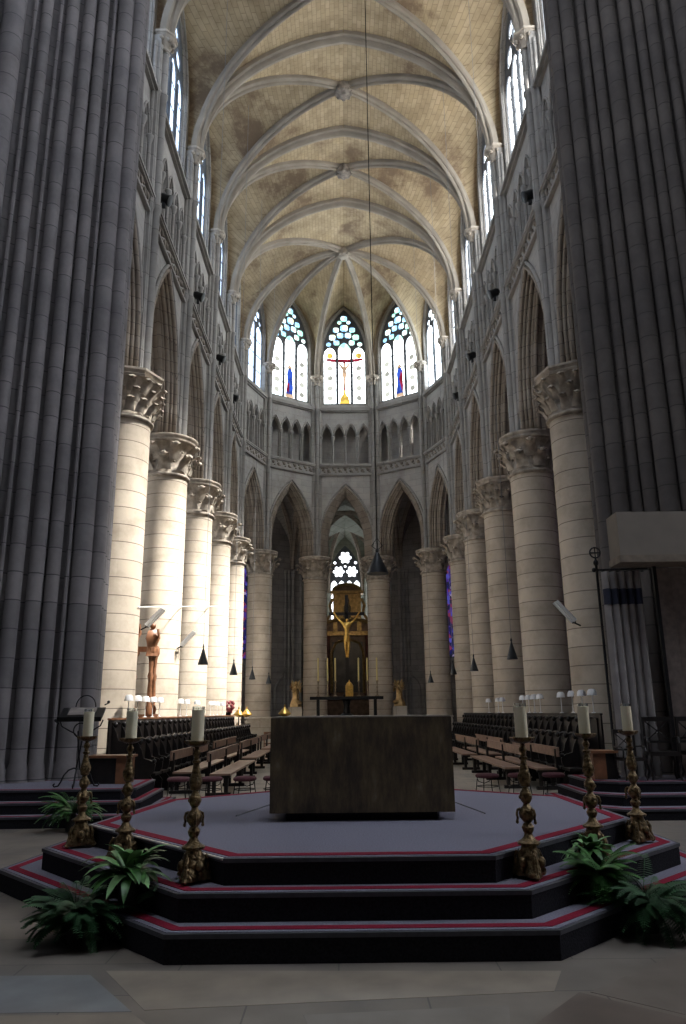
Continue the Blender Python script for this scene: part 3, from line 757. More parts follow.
mb=MB(); mb.box(-24.5,-24,-26,16,0,31); mb.box(24,24.5,-26,16,0,31); mb.box(-24.5,24.5,-26.5,-26,0,31)
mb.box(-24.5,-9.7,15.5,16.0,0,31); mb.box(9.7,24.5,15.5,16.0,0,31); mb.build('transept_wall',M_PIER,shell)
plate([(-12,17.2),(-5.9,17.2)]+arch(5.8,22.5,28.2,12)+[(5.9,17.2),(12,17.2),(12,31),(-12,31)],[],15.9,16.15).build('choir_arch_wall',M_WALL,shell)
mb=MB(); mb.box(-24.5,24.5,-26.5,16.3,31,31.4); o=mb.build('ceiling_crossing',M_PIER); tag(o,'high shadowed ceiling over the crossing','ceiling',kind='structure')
for s in(-1,1):
    wn+=1
    w=thing('window_%d'%wn,'tall transept window on the %s of the crossing, beyond the frame'%('left' if s<0 else 'right'),'window',(s*23.8,0,0),kind='structure')
    mb=MB()
    for yy in(-6,-3,0,3,6): mb.box(-.1,.1,yy-.12,yy+.12,8,24)
    mb.box(-.1,.1,-6.2,6.2,7.8,8); mb.box(-.1,.1,-6.2,6.2,24,24.3); mb.build('mullion',M_TRAC,w)

# ------------------------------------------------------------------ crossing piers
LP_=[(5.60,16.19,.155),(5.88,16.0,.20),(6.12,15.84,.05),(6.35,15.66,.14),(6.63,15.47,.155),(6.96,15.24,.15),(7.19,15.08,.05),(7.45,14.9,.13),(7.67,14.74,.05),(8.04,14.48,.25),(8.42,14.23,.12),(8.75,14.0,.16)]
RP_=[(5.59,16.2,.155),(5.88,16.0,.185),(6.17,15.79,.11),(6.4,15.63,.14),(6.71,15.41,.2),(7.03,15.19,.15),(7.28,15.01,.12),(7.51,14.85,.15),(7.76,14.67,.11),(8.07,14.46,.22),(8.45,14.2,.13),(8.78,13.97,.16)]
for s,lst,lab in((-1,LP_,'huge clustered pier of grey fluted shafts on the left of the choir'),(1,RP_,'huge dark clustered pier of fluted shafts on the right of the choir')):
    pr=thing('clustered_pier',lab,'pier',(s*7.2,15.5,0)); PM=M_PIER if s<0 else M_PIER_SHADED
    core=[(5.45,15.55),(8.5,13.4),(9.7,15.4),(9.7,16.3),(5.45,16.3)]
    mb=MB()
    pl=[(s*x-s*7.2,y-15.5) for x,y in core]
    if s<0: pl=pl[::-1]
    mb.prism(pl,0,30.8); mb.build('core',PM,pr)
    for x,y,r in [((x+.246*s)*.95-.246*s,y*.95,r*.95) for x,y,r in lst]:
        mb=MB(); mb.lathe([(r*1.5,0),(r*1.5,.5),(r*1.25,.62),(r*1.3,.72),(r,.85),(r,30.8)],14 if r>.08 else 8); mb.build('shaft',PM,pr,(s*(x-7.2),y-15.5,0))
    for x,y,r in((5.40,15.75,.14),(5.44,16.1,.14),(5.6,16.4,.12)):
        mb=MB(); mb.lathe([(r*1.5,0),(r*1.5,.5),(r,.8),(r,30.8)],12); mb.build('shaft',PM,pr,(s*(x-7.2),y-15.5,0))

# ------------------------------------------------------------------ altar platform
S3=[(-1.2,6.43),(.93,6.43),(2.74,8.44),(2.68,10.6),(1.3,11.75),(-1.3,11.75),(-2.62,10.67),(-2.9,8.42)]
S2=[(-1.5,6.19),(1.14,6.19),(3.10,8.17),(3.05,10.95),(1.5,12.15),(-1.5,12.15),(-3.0,11.0),(-3.31,8.25)]
S1=[(-1.53,5.91),(1.26,5.91),(3.45,8.06),(3.42,11.2),(1.7,12.5),(-1.7,12.5),(-3.4,11.2),(-3.75,8.3)]
def inset(poly,d):
    n=len(poly); out=[]
    for i in range(n):
        p0,p1,p2=Vector(poly[i-1]),Vector(poly[i]),Vector(poly[(i+1)%n])
        e1=(p1-p0).normalized(); e2=(p2-p1).normalized(); n1=Vector((-e1.y,e1.x)); n2=Vector((-e2.y,e2.x))
        b=(n1+n2); b=b/b.dot(n1); out.append(tuple(p1+b*d))
    return out
def carpet_step(parent,poly,z0,z1,rn='tread',strip=(.07,.16)):
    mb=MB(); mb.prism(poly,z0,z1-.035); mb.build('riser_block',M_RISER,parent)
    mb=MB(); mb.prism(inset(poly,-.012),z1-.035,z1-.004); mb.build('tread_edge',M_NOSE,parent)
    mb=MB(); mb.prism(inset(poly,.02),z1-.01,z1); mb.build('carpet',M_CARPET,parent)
    a=inset(poly,strip[0]); b=inset(poly,strip[1]); n=len(poly); mb=MB()
    vs=[(x,y,z1-.002) for x,y in a]+[(x,y,z1-.002) for x,y in b]+[(x,y,z1+.004) for x,y in a]+[(x,y,z1+.004) for x,y in b]
    fs=[]
    for i in range(n):
        j=(i+1)%n
        fs+=[(2*n+i,2*n+j,3*n+j,3*n+i),(i,j,2*n+j,2*n+i),(n+j,n+i,3*n+i,3*n+j)]
    mb.add(vs,fs); mb.build('red_border',M_RED,parent)
plat=thing('altar_platform','three-stepped octagonal platform in dark carpet with crimson border strips','platform')
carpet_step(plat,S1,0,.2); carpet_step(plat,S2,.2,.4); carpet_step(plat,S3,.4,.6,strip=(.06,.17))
mb=MB(); a=Vector((-2.9,8.42,.592)); b=Vector((-1.2,6.43,.592)); d=(b-a).normalized()
nrm=Vector((d.y,-d.x,0))*.012
if nrm.y>0: nrm=-nrm
mb.tube([a+nrm,b+nrm],.012,6); mb.build('pale_edge_nosing',M_TRIM,plat)['label']='pale metal nosing'
for p,q in(((-1.45,8.9),(-1.05,10.4)),((1.3,8.9),(1.05,10.4))):
    mb=MB(); mb.tube([Vector((*p,.603)),Vector((*q,.603))],.008,4); mb.build('carpet_seam',M_NOSE,plat)
# ------------------------------------------------------------------ altar block
al=thing('altar','massive rectangular altar block of mottled brown metal on a recessed plinth','altar',(-.07,8.9,.6))
mb=MB(); mb.box(-.80,.80,-.38,.40,0,.09); mb.build('plinth',M_RISER,al)
mb=MB(); mb.box(-.965,.975,-.5,.55,.085,1.045); mb.build('block',M_ALTAR,al)
mb=MB(); mb.box(-.955,.965,-.49,.54,1.045,1.06); mb.build('top_slab',mat('pale_altar_top',(.33,.29,.24),.5),al)

# ------------------------------------------------------------------ candlesticks
def tri(a,z):
    k=max(0,1-z/.27)
    return 1+.35*k*cos(3*a)
def make_candlestick():
    t=thing('candlestick','', 'candlestick')
    mb=MB(); mb.lathe([(.115,.02),(.12,.05),(.10,.09),(.085,.14),(.088,.18),(.065,.22),(.06,.25)],24,sq=tri)
    for k in range(3):
        a=2*pi*k/3
        c=[(.10,.20),(.125,.15),(.12,.1),(.135,.05),(.15,.025),(.158,.03),(.15,.05)]
        mb.tube([(r*cos(a),r*sin(a),z) for r,z in c],.02,6,rr=[.012,.018,.022,.024,.026,.022,.012])
        mb.ball((.145*cos(a),.145*sin(a),.028),.026,8)
        b=a+pi/3; mb.ball((.085*cos(b),.085*sin(b),.12),.04,8,(1,1,1.2)); mb.ball((.10*cos(b),.10*sin(b),.07),.022,6)
    mb.build('tripod_base',M_BRASS,t)
    mb=MB()
    mb.lathe([(.06,.245),(.092,.25),(.095,.265),(.08,.275),(.06,.285),(.045,.31),(.038,.335),(.05,.35),(.06,.38),(.045,.40),(.034,.415),(.05,.43),(.072,.455),(.078,.49),(.06,.52),(.036,.54),(.03,.56),(.045,.575),(.058,.60),(.056,.64),(.034,.665),(.026,.685),(.05,.695),(.052,.715),(.062,.74),(.06,.77),(.047,.81),(.034,.86),(.027,.895),(.042,.905),(.042,.92),(.026,.93),(.024,.955),(.036,.965),(.04,.985),(.028,1.005),(.02,1.02),(.03,1.035)],18)
    for k in range(3):
        a=2*pi*k/3+.5
        mb.tube([(r*cos(a),r*sin(a),z) for r,z in((.06,.52),(.09,.51),(.1,.48),(.092,.45),(.1,.425))],.012,5)
        mb.ball((.098*cos(a),.098*sin(a),.42),.016,6); mb.ball((.05*cos(a),.05*sin(a),.76),.02,6,(1,1,2)); mb.ball((.055*cos(a),.055*sin(a),.61),.018,6)
    mb.v=[(x*(.86 if z>.29 else 1),y*(.86 if z>.29 else 1),z) for x,y,z in mb.v]; mb.build('baluster_stem',M_BRASS,t)
    mb=MB(); mb.lathe([(.03,1.03),(.05,1.035),(.085,1.05),(.10,1.075),(.098,1.08),(.07,1.062),(.05,1.06)],16,sq=lambda a,z:1+.08*cos(8*a)); mb.build('drip_pan',M_BRASS,t)
    return t
def make_candle():
    t=thing('altar_candle','','candle')
    mb=MB(); mb.lathe([(.052,0),(.053,.01),(.053,.265),(.046,.268),(.012,.262)],20); wx=mb.build('wax',M_WAX,t)
    mb=MB(); mb.cyl((0,0,.26),(.003,0,.285),.003,n=5); mb.build('wick',M_IRON,wx)
    m,nt,b=new_mat('clear_glass_collar'); b.inputs['Transmission Weight'].default_value=1; b.inputs['Roughness'].default_value=.05; b.inputs['Base Color'].default_value=(.9,.95,.95,1)
    mb=MB()
    n=20; vs=[];fs=[]
    for r,z in((.050,.255),(.050,.295),(.047,.295),(.047,.255)):
        for i in range(n): vs.append((r*cos(2*pi*i/n),r*sin(2*pi*i/n),z))
    for j in range(4):
        for i in range(n): fs.append((j*n+i,j*n+(i+1)%n,((j+1)%4)*n+(i+1)%n,((j+1)%4)*n+i))
    mb.add(vs,fs,None,True); mb.build('glass_collar',m,t)
    return t
CS=[(-1.47,6.55,'front left, beside the leafy plant'),(-2.28,7.49,'middle of the three at left, behind the broad-leaved plant'),(-2.95,8.27,'outermost at left corner of the steps'),(1.24,6.58,'front right, just left of the green plant'),(2.04,7.46,'middle of the three at right, behind the green plant'),(2.72,8.2,'outermost at right corner of the steps')]
st0=make_candlestick(); ca0=make_candle()
for k,(x,y,d) in enumerate(CS):
    rz=[.3,1.2,2.0,.6,1.0,.1][k]
    if k==0: s_=st0; c_=ca0; s_.location=(x,y,.404); c_.location=(x,y,1.464); s_.rotation_euler.z=rz
    else: s_=dup(st0,(x,y,.404),rz); c_=dup(ca0,(x,y,1.464))
    s_['label']='ornate gilt baluster candlestick, '+d; c_['label']='thick ivory candle on the candlestick '+d
    s_['group']='baroque candlesticks around the platform'; c_['group']='thick candles on the platform candlesticks'

# ------------------------------------------------------------------ plants
def blade(mb,base,az,L0,w,lift,droop,n=7,fold=.25):
    """a single leaf: arching midrib with a folded blade of real width"""
    pts=[];p=Vector(base);el=lift
    for i in range(n+1):
        pts.append(p.copy()); el2=el-droop*(i/n); p=p+Vector((cos(az)*cos(el2),sin(az)*cos(el2),sin(el2)))*(L0/n)
    sd=Vector((-sin(az),cos(az),0)); vs=[]
    for i,q in enumerate(pts):
        t=i/n; ww=w*sin(pi*min(1,.12+t*.88))**.8*(1 if t<.98 else .1)
        up=Vector((0,0,1)); vs+= [q+sd*ww+up*ww*fold,q,q-sd*ww+up*ww*fold]
    fs=[]
    for i in range(n):
        for k in(0,1): fs.append((i*3+k,i*3+k+1,i*3+k+4,i*3+k+3))
    mb.add(vs,fs,None,True)
def frond(mb,base,az,L0,lift,droop,wl=.09,n=12):
    p=Vector(base); el=lift; pts=[]
    for i in range(n+1):
        pts.append(p.copy()); e=el-droop*(i/n); p=p+Vector((cos(az)*cos(e),sin(az)*cos(e),sin(e)))*(L0/n)
    mb.tube(pts,.003,3,smooth=False)
    for i in range(2,n+1):
        t=i/n; l=wl*sin(pi*min(1,.2+.75*t))+.015
        for s in(-1,1): 
            for off in (0,.5):
                q=pts[i].lerp(pts[i-1],off); a2=az+s*1.1
                d=Vector((cos(a2),sin(a2),-.25)).normalized(); w=Vector((cos(az),sin(az),0))*.010
                mb.add([q-w,q+d*l*.6-w*1.1,q+d*l,q+d*l*.6+w*1.1,q+w],[(0,1,2,3,4)])
def pot(parent,r,h):
    mb=MB(); mb.lathe([(r*.75,0),(r,h),(r*1.08,h),(r*1.08,h*1.1),(r*.9,h*1.1),(r*.85,h*.9)],16); mb.build('pot',M_POT,parent)
def hosta(name,label,loc,n,L0,w,h,seed,mats=(M_LEAF,M_LEAF2),pr=.09,hmax=None):
    rnd=random.Random(seed); t=thing(name,label,'plant',loc); pot(t,pr,h)
    for mi,m in enumerate(mats):
        mb=MB()
        for k in range(n//len(mats)):
            az=rnd.uniform(0,2*pi); li=rnd.uniform(.3,1.35); ll=L0*rnd.uniform(.7,1.1)
            blade(mb,(rnd.uniform(-.03,.03),rnd.uniform(-.03,.03),h),az,ll,w*rnd.uniform(.7,1.1),li,rnd.uniform(1.0,1.8))
        o=mb.build('foliage',m,t)
    return t
def fern(name,label,loc,n,L0,h,seed,m=M_FERN,wl=.08,pr=.08,azr=(0,2*pi)):
    rnd=random.Random(seed); t=thing(name,label,'plant',loc); pot(t,pr,h); mb=MB()
    for k in range(n):
        az=rnd.uniform(*azr); frond(mb,(rnd.uniform(-.04,.04),rnd.uniform(-.04,.04),h),az,L0*rnd.uniform(.65,1.1),rnd.uniform(.35,1.35),rnd.uniform(1.1,2.1),wl)
    mb.build('fronds',m,t); return t
hosta('leafy_plant','broad-leaved pale green plant on the lower left steps',(-1.98,6.56,.205),56,.42,.05,.24,3)
hosta('leafy_plant','round-leaved green plant on the lower right steps by the gilt candlestick',(1.86,7.02,.205),34,.27,.05,.30,5)
fern('fern','dark fern spilling over the left platform corner onto the floor',(-2.36,6.50,0),110,.48,.12,8)
fern('fern','green fern on the first right step below the round-leaved plant',(1.84,6.76,.205),55,.40,.16,9,M_LEAF,.06)
fern('fern','dark fern drooping onto the floor at right of the platform',(2.16,6.60,0),110,.52,.14,10)
fern('fern','dark fern between the front left candlestick and the broad-leaved plant',(-1.72,6.66,.205),26,.30,.08,12)
fern('fern','small green fern in front of the left side stage',(-4.42,12.25,0),60,.55,.25,11,M_LEAF,.07)

# ------------------------------------------------------------------ side stages
def stage(label,polys):
    t=thing('side_stage',label,'platform')
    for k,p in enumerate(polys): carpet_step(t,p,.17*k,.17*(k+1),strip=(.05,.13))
    return t
stage('carpeted three-step side stage at left below the clustered pier',[
 [(-11,12.35),(-3.6,12.6),(-3.4,12.95),(-3.5,15.35),(-11,15.35)],
 [(-11,12.7),(-3.75,12.9),(-3.6,13.15),(-3.7,15.2),(-11,15.2)],
 [(-11,13.05),(-3.95,13.2),(-3.75,13.4),(-3.85,15.1),(-11,15.1)]])
stage('carpeted three-step side stage at right below the canopy',[
 [(3.55,13.3),(4.2,12.7),(11,12.75),(11,15.35),(3.6,15.35)],
 [(3.8,13.55),(4.3,13.1),(11,13.15),(11,15.2),(3.8,15.2)],
 [(4.0,13.8),(4.4,13.5),(11,13.55),(11,15.1),(4.0,15.1)]])

# wrought iron lectern
t=thing('lectern','black wrought-iron lectern with scrolled legs standing by the left pier','lectern',(-4.80,13.55,.514),.15)
def spiral(c,r0,turn,a0,n=14,plane='xz'):
    o=[]
    for i in range(n+1):
        q=i/n; a=a0+turn*q; r=r0*(1-.72*q); o.append((c[0]+r*cos(a),c[1],c[2]+r*sin(a)))
    return o
mb=MB()
for s,az in((1,-.2),(-1,pi+.2),(1,-pi/2)):
    c,s2=cos(az),sin(az)
    mb.tube([(r*c,r*s2,z) for r,z in((.02,.30),(.07,.31),(.15,.28),(.22,.2),(.26,.1),(.30,.03),(.36,.02),(.38,.05),(.355,.07))],.014,6)
mb.build('leg',M_IRON,t)
mb=MB()
for k in(0,1): mb.tube([(.045*cos(k*pi+z*3.2)*(1+.0*z),.02*sin(k*pi+z*3.2),z) for z in [.28+i*.04 for i in range(17)]],.013,6)
mb.tube([(.12*cos(a*pi/10),0,.93+.12*sin(a*pi/10)) for a in range(20)],.012,6,closed=True)
for s in(-1,1): mb.tube([(s*x,0,z) for x,z in((.03,.8),(.1,.88),(.2,.93),(.32,1.0),(.36,1.1))],.013,6)
mb.build('twisted_stem',M_IRON,t)
mb=MB(); T=Matrix.Translation((0,0,1.2))@Matrix.Rotation(radians(22),4,'X')
mb.box(-.36,.36,-.26,.26,-.02,.015,T); mb.box(-.36,.36,-.28,-.26,-.02,.06,T); mb.build('book_rest',M_IRON,t)
mb=MB()
for x,z in((-.42,1.08),(.44,1.38)): mb.tube([(x*.85,-.05,z-.03),(x,-.05,z)],.012,5); mb.ball((x,-.05,z+.02),.028,8)
mb.tube([(.02+.17*cos(a),.2,1.32+.2*sin(a)) for a in [i*pi/10 for i in range(11)]],.010,5)
mb.build('finial',M_IRON,t)
o=MB(); o.box(-.22,.22,-.16,.16,.0,.03,T@Matrix.Translation((0,0.02,.0155))); o=o.build('open_book',mat('aged_paper',(.22,.19,.17),.8)); o.matrix_world=Matrix.Translation((-4.80,13.55,.516))@Matrix.Rotation(.15,4,'Z'); tag(o,'worn open book lying on the wrought-iron lectern','book')

def wood_desk(label,loc,rz,w=.72):
    t=thing('wooden_desk',label,'desk',loc,rz)
    MB().box(-w/2-.04,w/2+.04,-.25,.25,.44,.48).build('desk_top',M_WOOD,t)
    MB().box(w/2-.22,w/2,-.21,.21,0,.44).build('side_panel',M_WOOD,t)
    MB().box(-w/2,w/2-.22,-.19,.2,.0,.43).build('dark_front_panel',M_DARKWOOD,t)
    return t
wood_desk('low brown wooden desk with dark front on the left side stage',(-4.45,14.3,.514),0)
wood_desk('low reddish wooden desk end on the right side stage',(4.35,14.2,.514),pi,.4)

# ------------------------------------------------------------------ canopy, curtain and chairs on the right
t=thing('canopy','boxy beige canvas canopy hung in front of the right pier','canopy',(6.6,13.85,4.3))
mb=MB(); mb.box(-1.75,2.2,-.3,.25,.12,.95); mb.build('valance',M_CANVAS,t)
mb=MB(); mb.box(-1.77,2.22,-.32,.27,0,.13); mb.build('lower_hem',mat('tan_hem',(.20,.16,.12),.9),t)
for px in (-1.0,1.9): MB().box(px,px+.06,.15,.2,-3.78,.05).build('support_post',M_IRON,t)
def curtain(name,label,x0,x1,y,z0,z1,m,folds,amp,band=None,th=.012):
    t=thing(name,label,'curtain',((x0+x1)/2,y,z0)); n=folds*8; w=(x1-x0)
    def sheet(za,zb,off,mm,nm):
        mb=MB(); vs=[]
        for j in range(5):
            z=za+(zb-za)*j/4
            for i in range(n+1):
                u=i/n; k=1+.1*sin(z*2+u*5); vs.append((-w/2+w*u,off-amp*abs(sin(pi*folds*u))**.7*k,z-z0))
        m2=len(vs); vs+=[(a,b+th,c) for a,b,c in vs]
        fs=[(j*(n+1)+i,j*(n+1)+i+1,(j+1)*(n+1)+i+1,(j+1)*(n+1)+i) for j in range(4) for i in range(n)]
        fs+=[tuple(q+m2 for q in reversed(f)) for f in fs]
        mb.add(vs,fs,None,True); mb.build(nm,mm,t)
    sheet(z0,z1,0,m,'cloth')
    if band: sheet(band[0],band[1],-.012,M_BAND,'dark_band')
    return t
curtain('curtain','tall grey folded curtain with a dark band hanging beside the right pier',4.72,5.46,14.3,.53,4.25,M_CURT,5,.11,(3.62,3.92))
curtain('wall_hanging','broad brown beige hanging below the canvas canopy',5.72,8.4,14.22,.53,4.3,M_PANEL,9,.03)
t=thing('curtain_pole','black wrought-iron pole with ringed cross finial beside the curtain','pole',(4.64,14.3,.514))
mb=MB(); mb.lathe([(.07,0),(.07,.03),(.026,.08),(.026,3.86),(.05,3.9),(.05,3.94),(.02,3.98),(.02,4.02)],10); mb.build('upright',M_IRON,t)
mb=MB(); mb.cyl((0,0,3.78),(.98,0,3.80),.02); mb.ball((-.05,0,3.78),.045,8)
for k in range(6): mb.tube([(.12+k*.15+.03*cos(a*pi/4),0+.03*sin(a*pi/4),3.75) for a in range(8)],.008,4,closed=True)
mb.build('cross_bar',M_IRON,t)
mb=MB(); mb.tube([(.10*cos(a*pi/10),0,4.12+.10*sin(a*pi/10)) for a in range(20)],.015,6,closed=True); mb.cyl((0,0,4.0),(0,0,4.22),.012); mb.cyl((-.1,0,4.12),(.1,0,4.12),.012); mb.build('ring_finial',M_IRON,t)

def make_armchair(loc,rz,label):
    t=thing('armchair',label,'chair',loc,rz,)
    MB().box(-.25,.25,-.24,.24,.40,.47).build('seat',M_DARKWOOD,t)
    mb=MB(); mb.box(-.25,-.21,.2,.24,.4,1.02); mb.box(.21,.25,.2,.24,.4,1.02); mb.box(-.25,.25,.2,.24,.97,1.05); mb.box(-.21,.21,.21,.23,.6,.64); mb.cyl((-.2,.22,.64),(.2,.22,.97),.012); mb.cyl((.2,.22,.64),(-.2,.22,.97),.012); mb.build('backrest',M_DARKWOOD,t)
    for x in(-1,1):
        mb=MB(); mb.tube([(x*.24,.22,.68),(x*.26,0,.7),(x*.26,-.2,.69),(x*.25,-.24,.62),(x*.24,-.2,.47)],.02,6); mb.build('armrest',M_DARKWOOD,t)
        for y in(-1,1):
            mb=MB(); mb.tube([(x*.22,y*.21,.42),(x*.24,y*.22,.25),(x*.21,y*.2,.12),(x*.24,y*.23,0)],.022,6); mb.build('leg',M_DARKWOOD,t)
    return t
c1=make_armchair((6.0,13.9,.514),.3,'dark wooden armchair with a cross back at the right edge of the stage')
dup(c1,(5.32,13.84,.514),-.2,'dark wooden armchair in front of the brown hanging')
dup(c1,(4.74,13.82,.514),.1,'dark wooden armchair in front of the folded curtain',scale=.8)
for q in bpy.data.objects:
    if q.get('category')=='chair': q['group']='dark armchairs on the right stage'

# ------------------------------------------------------------------ stools
def make_stool():
    t=thing('stool','round-cornered stool','stool')
    mb=MB()
    n=24; pr=[(.0,.40),(.19,.40),(.215,.42),(.215,.45),(.19,.475),(.10,.485)]
    mb.lathe([(max(r,.001),z) for r,z in pr],n,sq=lambda a,z:1+.12*abs(sin(2*a))); mb.build('seat_cushion',M_CUSH,t)
    for sx in(-1,1):
        for sy in(-1,1):
            mb=MB(); mb.tube([(sx*.15,sy*.15,.40),(sx*.17,sy*.17,.2),(sx*.20,sy*.2,0)],.009,5); mb.build('leg',M_IRON,t)
    mb=MB(); mb.tube([(.165*1.3*cos(a*pi/8),.165*1.3*sin(a*pi/8),.24) for a in range(16)],.008,4,closed=True)
    for s in(-1,1): mb.tube([(s*.16,.16,.4),(s*.12,.16,.32),(0,.16,.28),(-s*.12,.16,.32)],.007,4)
    mb.build('wire_stretcher',M_IRON,t)
    return t
SL=[(-3.56,15.9,'far left end of the row behind the platform'),(-2.92,15.9,'second from the left in the row behind the platform'),(-2.24,15.9,'third from the left, just left of the altar gap'),(-1.66,15.95,'partly hidden by the left edge of the altar'),(2.62,16.0,'just right of the altar'),(3.26,16.0,'second to the right of the altar'),(3.95,16.0,'behind the front right candlestick')]
s0=make_stool()
for k,(x,y,d) in enumerate(SL):
    o=s0 if k==0 else dup(s0,(x,y,0),random.uniform(-.3,.3))
    o.location=(x,y,0); o['label']='maroon stool on wire legs, '+d; o['group']='cushioned stools behind the platform'

# ------------------------------------------------------------------ benches
def make_bench(Lb=4.8):
    t=thing('bench','','bench')     # seat towards +X, length along Y
    MB().box(-.02,.42,-Lb/2,Lb/2,.42,.46).build('seat',M_BENCH,t)
    mb=MB(); mb.box(-.09,-.05,-Lb/2,Lb/2,.70,.90); mb.build('backrest',M_BENCH,t)
    for k,y in enumerate((-Lb/2+.15,0,Lb/2-.15)):
        mb=MB(); mb.box(-.10,.42,y-.05,y+.05,0,.07); mb.box(.02,.10,y-.03,y+.03,.07,.42); mb.box(.28,.36,y-.03,y+.03,.07,.42); mb.box(-.08,-.02,y-.03,y+.03,.07,.86); mb.box(-.06,.40,y-.03,y+.03,.36,.42); mb.build('trestle',M_DARKWOOD,t)
    return t
b0=make_bench()
BN=[(-3.10,19.3,0,'left of the aisle, nearer bench beside the aisle'),(-4.02,19.9,0,'left of the aisle, nearer bench along the stalls'),(-3.2,25.2,0,'left of the aisle, second bench beside the aisle'),(-4.05,25.7,0,'left of the aisle, second bench along the stalls'),(-3.25,31.0,0,'left of the aisle, farthest bench'),
    (3.78,20.3,pi,'right of the aisle, nearer bench beside the aisle'),(4.42,19.9,pi,'right of the aisle, nearer bench along the stalls'),(3.7,26.0,pi,'right of the aisle, second bench beside the aisle'),(4.42,25.9,pi,'right of the aisle, second bench along the stalls')]
for k,(x,y,rz,d) in enumerate(BN):
    o=b0 if k==0 else dup(b0,(x,y,0),rz)
    o.location=(x,y,0); o.rotation_euler=(0,0,rz); o['label']='brown wooden bench with single back rail, '+d; o['group']='wooden benches facing the choir aisle'

# small orange chair
t=thing('wooden_chair','small orange wooden chair at far end of the left benches','chair',(-3.5,29.0+5.2,0),.3)
MB().box(-.22,.22,-.2,.2,.40,.45).build('seat',M_WOOD,t); MB().box(-.22,.22,.18,.21,.6,.9).build('backrest',M_WOOD,t)
for sx in(-1,1):
    for sy in(-1,1): MB().box(sx*.2-.02,sx*.2+.02,sy*.18-.02,sy*.18+.02,0,.62 if sy>0 else .4).build('leg',M_WOOD,t)

# ------------------------------------------------------------------ choir stalls
def make_stall():
    t=thing('choir_stall','','choir stall')      # faces +X, width .68 along Y
    MB().box(-.02,.36,-.30,.30,.42,.47).build('seat',M_DARKWOOD,t)
    mb=MB(); mb.box(-.08,-.03,-.31,.31,0,1.12); mb.tube([(-.055,y,1.13+.05*cos(y*5)) for y in [-.31+i*.062 for i in range(11)]],.035,6); mb.build('back_panel',M_DARKWOOD,t)
    mb=MB()
    prof=[(-.05,0),(.34,0),(.36,.3),(.26,.42),(.34,.52),(.36,.66),(.25,.74),(.10,.78),(.05,.95),(-.05,1.12)]
    vs=[(x,-.335+d,z) for d in(0,.05) for x,z in prof]; n=len(prof)
    mb.add(vs,[tuple(range(n-1,-1,-1)),tuple(range(n,2*n))]+[(i,(i+1)%n,n+(i+1)%n,n+i) for i in range(n)])
    mb.ball((.33,-.31,.72),.05,8); mb.ball((.02,-.31,1.12),.055,8,(1,1,1.2)); mb.build('arm_divider',M_DARKWOOD,t)
    return t
sx0=make_stall(); first=True
for side,sg in(('left',-1),('right',1)):
    for row,xx,z,yr in(('back',5.34,.35,(17.9,37.2)),('front',4.98 if sg>0 else 4.72,0,(17.3,36.8))):
        y=yr[0]
        while y<yr[1]:
            o=sx0 if first else dup(sx0,(0,0,0)); first=False
            X=sg*xx if row=='back' else sg*(4.66 if sg<0 else 4.98)
            if row=='front' and sg>0: X=4.93
            if row=='back': X=sg*5.40
            o.location=(X,y,z+.005); o.rotation_euler=(0,0,0 if sg<0 else pi)
            o['label']='black oak choir stall in the %s row of the %s stalls'%(row,side); o['group']='choir stalls, %s row on the %s'%(row,side)
            y+=.69
    t=thing('stall_dais','dark wooden dais carrying the back row of the %s stalls'%side,'dais',(sg*5.22,27.3,0))
    MB().box(-.22 if sg<0 else -.26,.26 if sg<0 else .22,-9.8,9.8,0,.35).build('step_board',M_DARKWOOD,t)

# lamps on the stall tops
def make_lamp():
    t=thing('reading_lamp','','lamp')
    mb=MB(); mb.lathe([(.05,0),(.05,.02),(.012,.035),(.012,.44)],8); mb.build('stem',M_FLOOD,t)
    mb=MB(); mb.lathe([(.115,.40),(.10,.5),(.065,.54),(.02,.545)],12); mb.build('lamp_shade',M_SHADE,t)
    return t
for side,sg,ys in(('left',-1,(18.9,19.7,20.5,21.3,22.1,24.9,25.9,27.7,30.5,31.3,32.2,33.5)),('right',1,(17.9,18.7,19.5,20.5,22.7,23.4,24.1,24.9,28.1,28.9,30.8))):
    # shelf behind the stalls that the lamps stand on
    t=thing('stall_screen','dark panelled screen behind the %s choir stalls'%side,'screen',(sg*5.485,27.3,0))
    MB().box(-.02,.02,-9.9,9.9,0,1.58).build('panel',M_DARKWOOD,t); MB().box(-.035,.035,-9.9,9.9,1.58,1.62).build('top_rail',M_WOOD if sg<0 else M_DARKWOOD,t)
    g='white reading lamps on the %s stall screen'%side
    for k,y in enumerate(ys):
        if side=='left' and k==0: l0=make_lamp(); o=l0; o.location=(sg*5.485,y,1.62)
        else: o=dup(l0,(sg*5.485,y,1.62))
        o['label']='small white-shaded reading lamp, %s along the %s stalls counted from the crossing'%(['first','second','third','fourth','fifth','sixth','seventh','eighth','ninth','tenth','eleventh','twelfth'][k],side); o['group']=g

